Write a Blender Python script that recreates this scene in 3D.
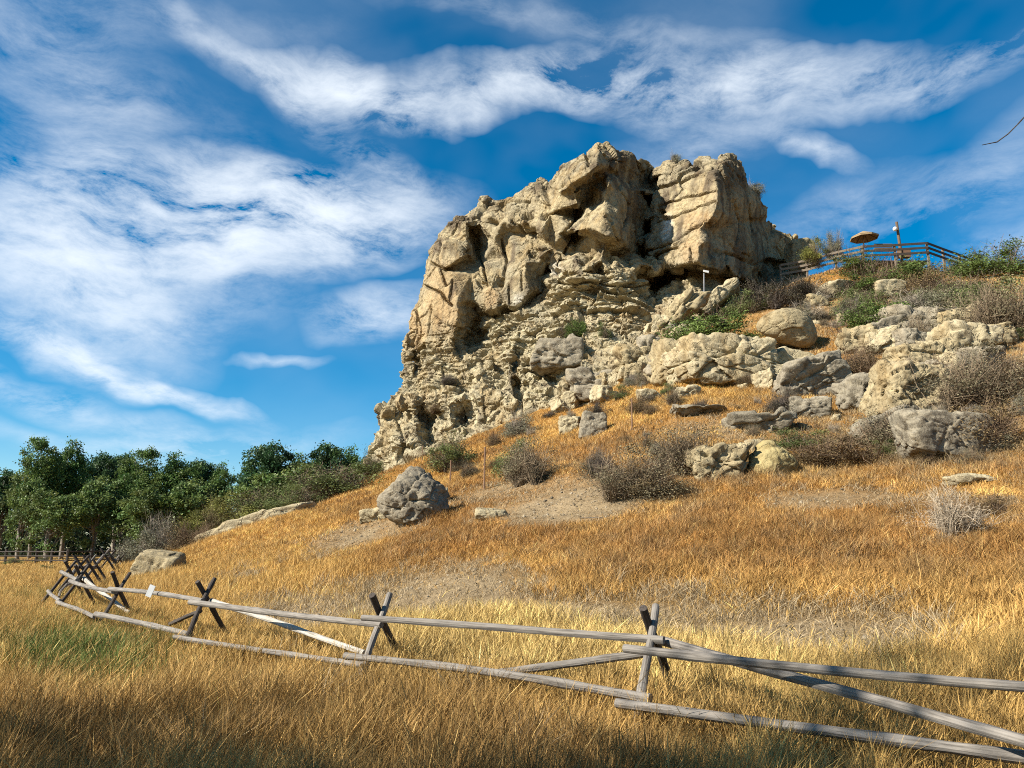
import bpy, math, random
import numpy as np
from math import radians as R, sin, cos, pi
from mathutils import Vector, Matrix
from mathutils.geometry import delaunay_2d_cdt

for o in list(bpy.data.objects): bpy.data.objects.remove(o)
sc = bpy.context.scene
COL = sc.collection
rng = np.random.default_rng(7)
random.seed(7)

# ------------------------------------------------------------------ camera
PITCH, FPX, CAMZ = 12.0, 773.0, 1.6
cam_d = bpy.data.cameras.new('camera'); cam = bpy.data.objects.new('camera', cam_d); COL.objects.link(cam)
cam.location = (0, 0, CAMZ); cam.rotation_euler = (R(90 + PITCH), 0, 0)
cam_d.sensor_width = 36; cam_d.lens = 36 * FPX / 1024; cam_d.clip_start = .05; cam_d.clip_end = 6000
sc.camera = cam

# ------------------------------------------------------------------ sun, exposure
SUN = Vector((-0.80, -0.37, 0.66)).normalized()          # direction towards the sun
sun_el = math.asin(SUN.z); sun_az = math.atan2(SUN.x, SUN.y)
sd = bpy.data.lights.new('sun', 'SUN'); sd.energy = 5.0; sd.angle = R(.53); sd.color = (1, .93, .82)
so = bpy.data.objects.new('sun', sd); COL.objects.link(so); so.rotation_euler = SUN.to_track_quat('Z', 'Y').to_euler()
vs = sc.view_settings
vs.view_transform = 'Standard'; vs.look = 'None'; vs.gamma = 1; vs.use_curve_mapping = False; vs.exposure = 1.22
sc.cycles.max_bounces = 5; sc.cycles.diffuse_bounces = 2; sc.cycles.glossy_bounces = 1
sc.cycles.transmission_bounces = 2; sc.cycles.transparent_max_bounces = 4
sc.render.film_transparent = False; sc.cycles.pixel_filter_type = 'BLACKMAN_HARRIS'; sc.cycles.filter_width = 1.05
sc.cycles.use_denoising = False

_cp, _sp = cos(R(PITCH)), sin(R(PITCH))
def rays(px, py):
    px = np.asarray(px, float); py = np.asarray(py, float)
    u = 384 - py
    return np.stack([px - 512, FPX * _cp - u * _sp, FPX * _sp + u * _cp], -1)
def PT(px, py, Y):
    d = rays(px, py)
    k = np.asarray(Y, float) / d[..., 1]
    p = d * k[..., None]; p[..., 2] += CAMZ
    return p
def V(px, py, Y): return Vector(PT(px, py, Y).tolist())
def proj(p):
    p = np.asarray(p, float); x = p[..., 0]; y = p[..., 1]; z = p[..., 2] - CAMZ
    f = y * _cp + z * _sp; u = -y * _sp + z * _cp
    f = np.maximum(f, .01)
    return 512 + FPX * x / f, 384 - FPX * u / f

# ------------------------------------------------------------------ world: sky with cirrus
W = bpy.data.worlds.new('World'); sc.world = W; W.use_nodes = True
nt = W.node_tree; nt.nodes.clear()
def nd(t, **k):
    n = nt.nodes.new(t)
    for a, b in k.items(): setattr(n, a, b)
    return n
def ln(a, b): nt.links.new(a, b)
def mth(op, a, b=None, c=None, clamp=False):
    n = nt.nodes.new('ShaderNodeMath'); n.operation = op; n.use_clamp = clamp
    for i, s in enumerate((a, b, c)):
        if s is None: continue
        if isinstance(s, (int, float)): n.inputs[i].default_value = s
        else: nt.links.new(s, n.inputs[i])
    return n.outputs[0]
sky = nd('ShaderNodeTexSky', sky_type='NISHITA'); sky.sun_disc = False
sky.sun_elevation = sun_el; sky.sun_rotation = sun_az; sky.altitude = 1200; sky.air_density = 1.0
sky.dust_density = .35; sky.ozone_density = 2.5
hs = nd('ShaderNodeHueSaturation'); hs.inputs['Saturation'].default_value = 1.5; hs.inputs['Hue'].default_value = .490
hs.inputs['Value'].default_value = 1.32
ln(sky.outputs[0], hs.inputs['Color'])
tc = nd('ShaderNodeTexCoord'); sx = nd('ShaderNodeSeparateXYZ'); ln(tc.outputs['Generated'], sx.inputs[0])
az = mth('ARCTAN2', sx.outputs[0], sx.outputs[1]); el = mth('ARCSINE', sx.outputs[2])
cb = nd('ShaderNodeCombineXYZ'); ln(az, cb.inputs[0]); ln(el, cb.inputs[1])
def noise(vec, scale, detail, rough=.55, dist=0.0, scl=(1, 1, 1), rot=0.0, loc=(0, 0, 0)):
    m = nd('ShaderNodeMapping'); m.inputs['Scale'].default_value = scl; m.inputs['Rotation'].default_value = (0, 0, rot)
    m.inputs['Location'].default_value = loc
    ln(vec, m.inputs[0]); n = nd('ShaderNodeTexNoise'); n.inputs['Scale'].default_value = scale
    n.inputs['Detail'].default_value = detail; n.inputs['Roughness'].default_value = rough
    n.inputs['Distortion'].default_value = dist
    ln(m.outputs[0], n.inputs['Vector']); return n
def warp(vec, scale, amt, scl=(1, 1, 1)):
    n = noise(vec, scale, 3, scl=scl)
    s = nd('ShaderNodeVectorMath', operation='SUBTRACT'); ln(n.outputs['Color'], s.inputs[0]); s.inputs[1].default_value = (.5, .5, .5)
    k = nd('ShaderNodeVectorMath', operation='SCALE'); ln(s.outputs[0], k.inputs[0]); k.inputs['Scale'].default_value = amt
    a = nd('ShaderNodeVectorMath', operation='ADD'); ln(vec, a.inputs[0]); ln(k.outputs[0], a.inputs[1]); return a.outputs[0]
wv = warp(cb.outputs[0], 3.2, .13); wv = warp(wv, 11, .04)
CL = [  # px, py, half width px, half height px, rotation deg (ccw on the sky), strength
 (255, 226, 205, 56, 2, 1.45), (110, 262, 180, 60, -8, .8), (330, 215, 170, 45, 8, .6), (90, 300, 130, 45, -20, .6),
 (245, 70, 100, 24, -22, .5), (350, 96, 120, 30, -6, 1.25), (520, 86, 200, 28, 3, .95), (720, 85, 220, 28, -2, .9),
 (930, 70, 170, 26, 3, .7), (70, 170, 110, 65, 35, .42), (40, 60, 120, 55, 0, .35), (50, 345, 110, 26, -14, 1.0),
 (75, 408, 130, 17, -5, .8), (215, 398, 80, 13, -12, .8), (160, 385, 60, 10, -15, .6), (110, 365, 80, 14, -18, .6), (375, 322, 75, 30, 8, .8), (370, 165, 110, 20, -20, .5),
 (215, 445, 150, 22, 4, .95), (60, 440, 120, 10, 0, .4), (800, 155, 60, 16, -25, .65), (700, 140, 130, 40, 15, .35), (860, 225, 130, 45, 15, .32),
 (1000, 170, 100, 40, 20, .3), (640, 40, 160, 18, -8, .3), (480, 15, 140, 14, 0, .2), (290, 362, 50, 6, 0, .5), (1010, 240, 70, 18, 15, .5),
 (180, 130, 120, 40, -15, .12), (150, 15, 200, 30, 5, .2)]
tot = None
for (px, py, a, b, rot, st) in CL:
    d = rays(px, py); d = d / np.linalg.norm(d)
    m = nd('ShaderNodeMapping', vector_type='TEXTURE')
    m.inputs['Location'].default_value = (math.atan2(d[0], d[1]), math.asin(d[2]), 0)
    m.inputs['Rotation'].default_value = (0, 0, R(rot)); m.inputs['Scale'].default_value = (a * 1.08 / FPX, b * 1.12 / FPX, 1)
    ln(wv, m.inputs[0]); g = nd('ShaderNodeTexGradient', gradient_type='SPHERICAL'); ln(m.outputs[0], g.inputs[0])
    v = mth('MULTIPLY', g.outputs['Fac'], st)
    tot = v if tot is None else mth('ADD', tot, v)
wf = warp(cb.outputs[0], 4, .10)
n1 = noise(wf, 3.8, 10, .57, .1, scl=(1.0, 2.9, 1), rot=R(-8))
n2 = noise(wf, 15.0, 9, .72, .1, scl=(.8, 1.9, 1), rot=R(28))
n3 = noise(wf, 2.2, 4, .5, 0, scl=(1, 1.6, 1), loc=(3, 1, 0))
fib = mth('ADD', mth('MULTIPLY', n1.outputs['Fac'], .64), mth('MULTIPLY', n2.outputs['Fac'], .36))
fib2 = mth('MULTIPLY_ADD', fib, 4.7, -1.88)
den = mth('MULTIPLY', tot, mth('MAXIMUM', fib2, 0.0))
veil = mth('MULTIPLY', mth('MAXIMUM', mth('MULTIPLY_ADD', n3.outputs['Fac'], 1.7, -.72), 0), fib)
den = mth('ADD', mth('MULTIPLY', den, 1.15), mth('MULTIPLY', veil, .4))
elm = mth('MULTIPLY_ADD', el, 6.0, -.15, clamp=True)
den = mth('MULTIPLY', den, elm)
den = mth('SUBTRACT', 1.0, mth('POWER', 2.718, mth('MULTIPLY', den, -1.5)))
den = mth('MINIMUM', den, .94)
mx = nd('ShaderNodeMix', data_type='RGBA'); ln(den, mx.inputs['Factor']); ln(hs.outputs[0], mx.inputs['A'])
mx.inputs['B'].default_value = (9.2, 9.9, 10.6, 1)
bg = nd('ShaderNodeBackground'); bg.inputs['Strength'].default_value = .048
ln(mx.outputs['Result'], bg.inputs['Color'])
wo = nd('ShaderNodeOutputWorld'); ln(bg.outputs[0], wo.inputs[0])
W.cycles.sampling_method = 'MANUAL'; W.cycles.sample_map_resolution = 512

# ------------------------------------------------------------------ numpy noise
_T = np.random.default_rng(3).random((4096, 4)).astype(np.float32)
def _h(ix, iy, iz, s=0):
    return (((ix * 73856093) ^ (iy * 19349663) ^ (iz * 83492791)) + s * 977) & 4095
def vnoise(p, s=0):
    i = np.floor(p).astype(np.int64); f = p - i; f = f * f * (3 - 2 * f); r = 0
    for a in (0, 1):
        wa = f[..., 0] if a else 1 - f[..., 0]
        for b in (0, 1):
            wb = f[..., 1] if b else 1 - f[..., 1]
            for c in (0, 1):
                wc = f[..., 2] if c else 1 - f[..., 2]
                r = r + wa * wb * wc * _T[_h(i[..., 0] + a, i[..., 1] + b, i[..., 2] + c, s), 0]
    return r * 2 - 1
def fbm(p, o=4, s=0, g=.5):
    p = np.asarray(p, float); r = 0; a = 1; t = 0
    for k in range(o):
        r = r + a * vnoise(p * 2 ** k + 17.3 * k, s + k); t += a; a *= g
    return r / t
def p2(x, y, s=1.0): return np.stack([x * s, y * s, np.zeros_like(x) + .37], -1)
def voro(p, s=0):
    """returns F1, F2, cell hash index, offset from nearest seed"""
    i = np.floor(p).astype(np.int64)
    f1 = np.full(p.shape[:-1], 9.0); f2 = f1.copy(); hid = np.zeros(p.shape[:-1], np.int64); off = np.zeros(p.shape)
    for a in (-1, 0, 1):
        for b in (-1, 0, 1):
            for c in (-1, 0, 1):
                h = _h(i[..., 0] + a, i[..., 1] + b, i[..., 2] + c, s)
                q = np.stack([i[..., 0] + a, i[..., 1] + b, i[..., 2] + c], -1) + _T[h, :3]
                dv = p - q; d = np.sqrt((dv * dv).sum(-1))
                cl = d < f1
                f2 = np.where(cl, f1, np.minimum(f2, d)); f1 = np.where(cl, d, f1)
                hid = np.where(cl, h, hid); off = np.where(cl[..., None], dv, off)
    return f1, f2, hid, off
def sst(a, b, x):
    t = np.clip((x - a) / (b - a), 0, 1); return t * t * (3 - 2 * t)

# ------------------------------------------------------------------ terrain height
TC = []   # pixel, depth controls
for px, rows in {
  1020: [(680, 7), (640, 8.8), (560, 12.5), (500, 17), (440, 23), (380, 32), (320, 44), (280, 54), (272, 60)],
  850: [(650, 9), (600, 11), (540, 15), (480, 22), (440, 28), (400, 35), (360, 42), (320, 50), (290, 57), (268, 63)],
  700: [(650, 9.6), (600, 12), (560, 15), (520, 18.5), (480, 23), (440, 29), (400, 36), (365, 45), (335, 55)],
  550: [(630, 10.8), (580, 14), (540, 19), (500, 25), (460, 34), (430, 46), (408, 55.5)],
  625: [(378, 52.5), (350, 57)], 600: [(398, 54.3)],
  470: [(520, 25), (480, 36), (445, 52)],
  400: [(640, 11.8), (600, 15), (560, 20), (530, 26), (500, 33), (485, 42), (472, 56)],
  300: [(640, 13.2), (600, 18), (560, 25), (530, 34), (512, 42)],
  340: [(500, 44), (493, 52)], 370: [(492, 48)], 250: [(525, 42)], 200: [(600, 20), (570, 27), (548, 36)],
  780: [(300, 60), (285, 66)], 930: [(275, 60)], 960: [(300, 52)]}.items():
    for py, Y in rows: TC.append(PT(px, py, Y).tolist())
TW = []
for y in (-8, -3, 1, 4): 
    for x in (-60, -30, -12, -4, 0): TW.append((x, y, 0))
TW += [(2.2, 4, 0), (4, 5, .15), (0, 6.5, 0), (2.5, 2, 0), (5, 1, .2), (8, 2, .9), (12, 6, 2.6), (20, 12, 5.5), (30, 20, 9.5), (45, 30, 15), (8, -6, .6), (30, -6, 4), (60, -6, 8),
       (90, 30, 19), (90, 60, 23), (60, 60, 23), (55, 80, 25), (30, 85, 26.5), (15, 85, 24), (90, 105, 22), (40, 105, 24), (15, 105, 18), (0, 85, 14), (0, 105, 10), (-8, 75, 6), (-14, 85, 2), (-14, 105, 1)]
for y in (9, 14, 20, 27, 36, 48, 60, 75, 92, 108):
    for x in (-78, -50, -32, -24): TW.append((x, y, 0))
TW += [(-6, 9, 0), (-3.5, 10, 0), (-10, 14, 0), (-14, 22, 0), (-15.5, 31, .15), (-10, 9, 0), (-16, 14, 0), (-19, 42, .3), (-18, 52, .6), (-17.5, 62, .4), (-18, 72, .3)]
TP = np.array(TC + [list(t) for t in TW], float)
def _k(r): return np.where(r > 1e-9, r * r * np.log(np.maximum(r, 1e-9)), 0)
n = len(TP); xy = TP[:, :2] / 20
K = _k(np.linalg.norm(xy[:, None] - xy[None], axis=-1)) + np.eye(n) * .004
Pm = np.concatenate([np.ones((n, 1)), xy], 1)
A = np.block([[K, Pm], [Pm.T, np.zeros((3, 3))]])
wts = np.linalg.solve(A, np.concatenate([TP[:, 2], np.zeros(3)]))
GX = np.arange(-80, 100.01, .5); GY = np.arange(-10, 110.01, .5)
gx, gy = np.meshgrid(GX, GY, indexing='ij')
q = np.stack([gx.ravel(), gy.ravel()], -1) / 20
HZ = np.zeros(len(q))
for s in range(0, len(q), 20000):
    qq = q[s:s + 20000]
    HZ[s:s + 20000] = _k(np.linalg.norm(qq[:, None] - xy[None], axis=-1)) @ wts[:n] + wts[n] + qq @ wts[n + 1:]
HZ = np.maximum(HZ.reshape(gx.shape), 0)
def H(x, y):
    x = np.asarray(x, float); y = np.asarray(y, float)
    fx = np.clip((x + 80) / .5, 0, len(GX) - 1.001); fy = np.clip((y + 10) / .5, 0, len(GY) - 1.001)
    i = fx.astype(int); j = fy.astype(int); a = fx - i; b = fy - j
    z = HZ[i, j] * (1 - a) * (1 - b) + HZ[i + 1, j] * a * (1 - b) + HZ[i, j + 1] * (1 - a) * b + HZ[i + 1, j + 1] * a * b
    z = z * (1 - sst(110, 170, y)) * (1 - sst(100, 200, x) * .6)
    hill = sst(.15, 1.6, z)
    z = z + hill * (.38 * fbm(p2(x, y, .24), 3, 1) + .13 * fbm(p2(x, y, 1.1), 3, 5)) + .035 * fbm(p2(x, y, .5), 2, 9)
    return z
def hit(px, py, y0=3.0, y1=90.0):
    Y = np.arange(y0, y1, .1); P = PT(np.full(len(Y), px), np.full(len(Y), py), Y)
    g = P[:, 2] - H(P[:, 0], P[:, 1]); k = np.nonzero(g <= 0)[0]
    return float(Y[k[0]]) if len(k) else None

# ------------------------------------------------------------------ helpers
def mesh_np(name, verts, loops, sizes, smooth=False):
    me = bpy.data.meshes.new(name)
    me.vertices.add(len(verts)); me.vertices.foreach_set('co', np.ascontiguousarray(verts, np.float32).ravel())
    me.loops.add(len(loops)); me.loops.foreach_set('vertex_index', np.ascontiguousarray(loops, np.int32))
    me.polygons.add(len(sizes)); st = np.concatenate([[0], np.cumsum(sizes)[:-1]]).astype(np.int32)
    me.polygons.foreach_set('loop_start', st); 
    if smooth: me.polygons.foreach_set('use_smooth', np.ones(len(sizes), bool))
    me.update(calc_edges=True); me.validate(); return me
ALB = .74
def setcol(me, col):
    a = me.color_attributes.new('Col', 'FLOAT_COLOR', 'POINT')
    c = np.ones((len(me.vertices), 4), np.float32); c[:, :3] = np.asarray(col) * ALB; a.data.foreach_set('color', c.ravel())
def link(name, me, mat=None, parent=None, loc=None):
    o = bpy.data.objects.new(name, me); COL.objects.link(o)
    if mat and not me.materials: me.materials.append(mat)
    if parent: o.parent = parent
    if loc is not None: o.location = loc
    return o
def tag(o, label=None, cat=None, group=None, kind=None):
    if label: o['label'] = label
    if cat: o['category'] = cat
    if group: o['group'] = group
    if kind: o['kind'] = kind
    return o
def empty(name, loc, rz=0):
    o = bpy.data.objects.new(name, None); COL.objects.link(o); o.location = loc; o.rotation_euler.z = rz
    o.empty_display_size = .3; return o
def copy_thing(o, name=None):
    c = o.copy(); COL.objects.link(c)
    for ch in o.children:
        d = ch.copy(); COL.objects.link(d); d.parent = c
    return c
class MB:
    def __init__(s): s.v = []; s.f = []; s.g = []
    def add(s, v, f, g=None):
        if g is None: g = [tuple(x) for x in v]
        s.g += g; n = len(s.v); s.v += [tuple(x) for x in v]; s.f += [tuple(i + n for i in q) for q in f]
    def box(s, c, size, rot=None):
        x, y, z = [k / 2 for k in size]; v = [Vector(p) for p in ((-x, -y, -z), (x, -y, -z), (x, y, -z), (-x, y, -z), (-x, -y, z), (x, -y, z), (x, y, z), (-x, y, z))]
        if rot: v = [rot @ p for p in v]
        s.add([p + Vector(c) for p in v], [(0, 3, 2, 1), (4, 5, 6, 7), (0, 1, 5, 4), (1, 2, 6, 5), (2, 3, 7, 6), (3, 0, 4, 7)])
    def beam(s, a, b, w, h):
        a = Vector(a); b = Vector(b); d = (b - a); L = d.length; d.normalize()
        side = d.cross(Vector((0, 0, 1)))
        if side.length < .1: side = Vector((1, 0, 0))
        side.normalize(); up = side.cross(d); m = Matrix((d, side, up)).transposed()
        s.box((a + b) / 2, (L, w, h), m)
    def pole(s, a, b, r0, r1, n=12, seg=10, bend=0, rough=.06, sag=None):
        a = Vector(a); b = Vector(b); d = (b - a).normalized(); L = (b - a).length
        u = d.cross(Vector((0, 0, 1)));
        if u.length < .05: u = Vector((1, 0, 0))
        u.normalize(); w = u.cross(d); k0 = random.random() * 9; ph = [random.gauss(0, rough) for _ in range(n)]
        rings = []; vs = []; fs = []; gs = []; go = random.random() * 50
        bu, bw = random.uniform(-1, 1) * bend, random.uniform(-1, 1) * bend
        for i in range(seg + 1):
            t = i / seg; c = a.lerp(b, t) + (u * bu + w * bw) * sin(pi * t) + w * 0 
            c += u * .01 * sin(k0 + t * 7) * (bend > 0)
            if sag: c.z -= sag * 4 * t * (1 - t)
            r = r0 + (r1 - r0) * t
            knob = 1 + (.2 * random.random() if random.random() < .3 else 0)
            for j in range(n):
                an = 2 * pi * j / n; rr = r * knob * (1 + ph[j] + random.gauss(0, rough * .35))
                vs.append(c + (u * cos(an) + w * sin(an)) * rr); gs.append((go + L * t, go + r * cos(an), r * sin(an)))
        for i in range(seg):
            for j in range(n):
                k = (j + 1) % n; fs.append((i * n + j, i * n + k, (i + 1) * n + k, (i + 1) * n + j))
        vs.append(a); vs.append(b); m = len(vs); gs += [(go, go, 0), (go + L, go, 0)]
        for j in range(n):
            k = (j + 1) % n; fs.append((m - 2, k, j)); fs.append((m - 1, seg * n + j, seg * n + k))
        s.add(vs, fs, gs)
    def build(s, name, mat, parent=None, smooth=False):
        me = bpy.data.meshes.new(name); me.from_pydata(s.v, [], s.f); me.update()
        if smooth: me.polygons.foreach_set('use_smooth', [True] * len(me.polygons))
        at_ = me.attributes.new('grain', 'FLOAT_VECTOR', 'POINT'); at_.data.foreach_set('vector', np.array(s.g, np.float32).ravel())
        return link(name, me, mat, parent)

# ------------------------------------------------------------------ materials
class Mt:
    def __init__(s, name, rough=.9, spec=.15):
        s.m = bpy.data.materials.new(name); s.m.use_nodes = True; s.t = s.m.node_tree
        s.b = s.t.nodes['Principled BSDF']; s.b.inputs['Roughness'].default_value = rough
        s.b.inputs['Specular IOR Level'].default_value = spec
        s.tc = s.n('ShaderNodeTexCoord')
    def n(s, t, **k):
        x = s.t.nodes.new(t)
        for a, b in k.items(): setattr(x, a, b)
        return x
    def l(s, a, b): s.t.links.new(a, b)
    def noise(s, scale, detail=5, rough=.6, scl=(1, 1, 1), coord='Object'):
        m = s.n('ShaderNodeMapping'); m.inputs['Scale'].default_value = scl
        if coord == 'grain': src = s.n('ShaderNodeAttribute'); src.attribute_name = 'grain'; src = src.outputs['Vector']
        else: src = s.tc.outputs[coord]
        s.l(src, m.inputs[0])
        x = s.n('ShaderNodeTexNoise'); x.inputs['Scale'].default_value = scale; x.inputs['Detail'].default_value = detail
        x.inputs['Roughness'].default_value = rough; s.l(m.outputs[0], x.inputs['Vector']); return x.outputs['Fac']
    def ramp(s, fac, stops):
        r = s.n('ShaderNodeValToRGB'); s.l(fac, r.inputs[0]); e = r.color_ramp.elements
        while len(e) > 1: e.remove(e[-1])
        e[0].position = stops[0][0]; e[0].color = (*stops[0][1], 1)
        for p, c in stops[1:]:
            q = e.new(p); q.color = (*c, 1)
        return r.outputs[0]
    def mix(s, mode, fac, a, b):
        x = s.n('ShaderNodeMix', data_type='RGBA', blend_type=mode)
        for k, v in (('Factor', fac), ('A', a), ('B', b)):
            if isinstance(v, (int, float)): x.inputs[k].default_value = v
            elif isinstance(v, tuple): x.inputs[k].default_value = (*v, 1)
            else: s.l(v, x.inputs[k])
        return x.outputs['Result']
    def bump(s, h, strength, dist, prev=None):
        b = s.n('ShaderNodeBump'); b.inputs['Strength'].default_value = strength; b.inputs['Distance'].default_value = dist
        s.l(h, b.inputs['Height'])
        if prev: s.l(prev, b.inputs['Normal'])
        return b.outputs[0]
    def attr(s, name='Col'):
        a = s.n('ShaderNodeAttribute'); a.attribute_name = name; return a.outputs['Color']
    def done(s, col=None, nrm=None):
        if col is not None:
            if isinstance(col, tuple): s.b.inputs['Base Color'].default_value = (*col, 1)
            else: s.l(col, s.b.inputs['Base Color'])
        if nrm is not None: s.l(nrm, s.b.inputs['Normal'])
        return s.m

def rock_mat():
    m = Mt('sandstone', .95, .08)
    c = m.attr()
    f = m.noise(2.6, 8, .7); c = m.mix('MULTIPLY', .95, c, m.ramp(f, [(.3, (.50, .44, .36)), (.5, (.95, .95, .94)), (.7, (1.2, 1.17, 1.1))]))
    f = m.noise(.55, 5, .6, (1, 1, .35)); c = m.mix('MULTIPLY', .6, c, m.ramp(f, [(.36, (.75, .62, .45)), (.5, (1, 1, 1)), (.68, (1.12, 1.1, 1.05))]))
    sp = m.noise(9, 6, .8); c = m.mix('MULTIPLY', .55, c, m.ramp(sp, [(.34, (.35, .3, .25)), (.43, (1, 1, 1))]))
    v = m.n('ShaderNodeTexVoronoi', feature='DISTANCE_TO_EDGE'); v.inputs['Scale'].default_value = .75
    wn = m.n('ShaderNodeTexNoise'); wn.inputs['Scale'].default_value = 1.2; wn.inputs['Detail'].default_value = 4; m.l(m.tc.outputs['Object'], wn.inputs['Vector'])
    ad = m.n('ShaderNodeVectorMath', operation='MULTIPLY_ADD'); m.l(wn.outputs['Color'], ad.inputs[0]); ad.inputs[1].default_value = (1.6, 1.6, 1.6); m.l(m.tc.outputs['Object'], ad.inputs[2])
    m.l(ad.outputs[0], v.inputs['Vector'])
    crack = m.ramp(v.outputs['Distance'], [(0, (0, 0, 0)), (.035, (1, 1, 1))])
    b = m.bump(m.noise(3.5, 9, .68), .6, .12)
    b = m.bump(m.noise(14, 6, .65), .5, .025, b)
    b = m.bump(crack, .6, .09, b)
    return m.done(c, b)
def lichen_mat():
    m = Mt('weathered_boulder_stone', .95, .08)
    c = m.attr()
    f = m.noise(2.2, 8, .72); c = m.mix('MULTIPLY', .95, c, m.ramp(f, [(.34, (.40, .37, .33)), (.5, (.97, .96, .94)), (.7, (1.22, 1.2, 1.12))]))
    sp = m.noise(8, 7, .8); c = m.mix('MIX', m.ramp(sp, [(.56, (0, 0, 0)), (.62, (.75, .75, .75))]), c, (.12, .11, .09))
    sp = m.noise(6, 6, .8, (1.1, 1, 1.2), 'Object'); c = m.mix('MIX', m.ramp(sp, [(.6, (0, 0, 0)), (.66, (.55, .55, .55))]), c, (.5, .47, .38))
    b = m.bump(m.noise(4, 9, .72), .9, .10)
    b = m.bump(m.noise(18, 6, .7), .8, .025, b)
    return m.done(c, b)
def leaf_mat(name, transl=.25, rough=.75):
    m = Mt(name, rough, .2); c = m.attr(); m.done(c)
    t = m.n('ShaderNodeBsdfTranslucent'); m.l(c, t.inputs[0])
    x = m.n('ShaderNodeMixShader'); x.inputs[0].default_value = transl
    m.l(m.b.outputs[0], x.inputs[1]); m.l(t.outputs[0], x.inputs[2])
    m.l(x.outputs[0], m.t.nodes['Material Output'].inputs[0]); return m.m
def wood_mat(name, a, b, axis=(1, 1, 1)):
    m = Mt(name, .85, .15)
    f = m.noise(2.2, 7, .65, (1, 3, 3), 'grain'); g = m.noise(60, 6, .65, (.045, 1, 1), 'grain')
    a = tuple(k * .8 for k in a); b = tuple(k * .8 for k in b)
    c = m.mix('MIX', f, a, b); c = m.mix('MULTIPLY', .85, c, m.ramp(g, [(.33, (.32, .3, .28)), (.5, (.95, .95, .95)), (.7, (1.25, 1.23, 1.2))]))
    return m.done(c, m.bump(g, .6, .012))
M = {}
M['rock'] = rock_mat(); M['lichen'] = lichen_mat()
M['leaf'] = leaf_mat('cottonwood_leaves', .3, .5); M['bushleaf'] = leaf_mat('shrub_leaves', .2); M['grass'] = leaf_mat('dry_grass_blades', .18, .7)
M['twig'] = leaf_mat('dry_twigs', 0.0, .9)
M['bark'] = wood_mat('tree_bark', (.16, .13, .10), (.34, .30, .25))
M['rail'] = wood_mat('grey_weathered_pole', (.10, .086, .07), (.36, .33, .29), (.12, 1, 1))
M['raildark'] = wood_mat('dark_weathered_shaded_pole', (.045, .036, .03), (.11, .092, .078), (1, 1, .12))  # dark wood; on leaning cross poles their underside shade is put into this colour
M['railpale'] = wood_mat('bleached_pole', (.34, .31, .26), (.52, .49, .43), (.12, 1, 1))
M['deck'] = wood_mat('brown_timber', (.12, .075, .045), (.24, .17, .11), (.2, 1, 1))
M['decklight'] = wood_mat('greyed_timber', (.17, .135, .10), (.30, .25, .19), (.2, 1, 1))
def plain(name, col, rough=.6, spec=.3):
    m = Mt(name, rough, spec); f = m.noise(6, 4)
    return m.done(m.mix('MULTIPLY', .4, col, m.ramp(f, [(.3, (.7, .7, .7)), (.6, (1.1, 1.1, 1.1))])))
M['canvas'] = plain('tan_canvas', (.27, .19, .10), .8); M['metal'] = plain('grey_metal', (.22, .22, .22), .4)
M['white'] = plain('white_paint', (.6, .6, .58), .4); M['rust'] = plain('rusty_steel', (.17, .10, .06), .8)

# ================================================================== GROUND
def bare(px, py):
    """bare soil patches, authored where they lie on the hillside"""
    t = 0
    for (cx, cy, a, b, rot, s) in [(450, 592, 95, 24, 8, 1.0), (700, 632, 150, 20, -3, .55), (845, 640, 90, 30, -4, .8), (590, 497, 70, 22, 12, .9), (300, 618, 45, 20, 5, .8),
                                   (360, 535, 60, 14, 15, .8), (830, 500, 80, 12, 3, .75), (560, 510, 80, 12, 5, .6), (240, 580, 40, 10, 10, .3), (500, 490, 50, 10, 12, .6), (980, 500, 60, 12, 0, .5),
                                   (720, 430, 70, 14, 0, .5), (700, 590, 60, 8, 0, .35), (960, 330, 80, 40, 0, .55), (800, 310, 60, 20, 0, .5), (610, 610, 120, 10, 0, .5)]:
        c, s_ = cos(R(rot)), sin(R(rot)); dx = px - cx; dy = py - cy
        u = (dx * c - dy * s_) / a; v = (dx * s_ + dy * c) / b
        t = t + s * np.exp(-(u * u + v * v))
    return t
def ground_color(x, y, z):
    px, py = proj(np.stack([x, y, z], -1))
    n1 = fbm(p2(x, y, .35), 4, 2); n2 = fbm(p2(x, y, 2.2), 3, 8); n3 = fbm(p2(x, y, .08), 3, 31)
    straw = np.array([.36, .22, .075]); orange = np.array([.40, .20, .05]); soil = np.array([.38, .285, .17]); dark = np.array([.13, .095, .045])
    h = sst(.3, 2.0, z)[:, None]
    c = straw * (1 - h) + orange * h
    c = c * (1 + .25 * n1 + .25 * n2)[:, None]
    b = np.clip(bare(px, py) * 1.5 + .5 * n2 - .15, 0, 1)[:, None]
    c = c * (1 - b) + soil * (1 + .3 * n2)[:, None] * b
    return np.clip(c, .01, 1)
us = np.linspace(-1, 1, 520); X = 14 * np.sinh(us * 5.6) / np.sinh(2.2) * .62
ws = np.linspace(0, 1, 620); Yc = -12 + 100 * (np.sinh(ws * 5.2) / np.sinh(5.2)) * 22 + 70 * ws
Yc = np.sort(Yc)
tx, ty = np.meshgrid(X, Yc, indexing='ij'); fx, fy = tx.ravel(), ty.ravel(); fz = H(fx, fy)
nx, ny = tx.shape; idx = np.arange(nx * ny).reshape(nx, ny)
quads = np.stack([idx[:-1, :-1], idx[1:, :-1], idx[1:, 1:], idx[:-1, 1:]], -1).reshape(-1, 4)
me = mesh_np('ground', np.stack([fx, fy, fz], -1), quads.ravel(), np.full(len(quads), 4), True)
setcol(me, ground_color(fx, fy, fz))
m = Mt('dry_ground', 1.0, .05); c = m.attr()
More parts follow.
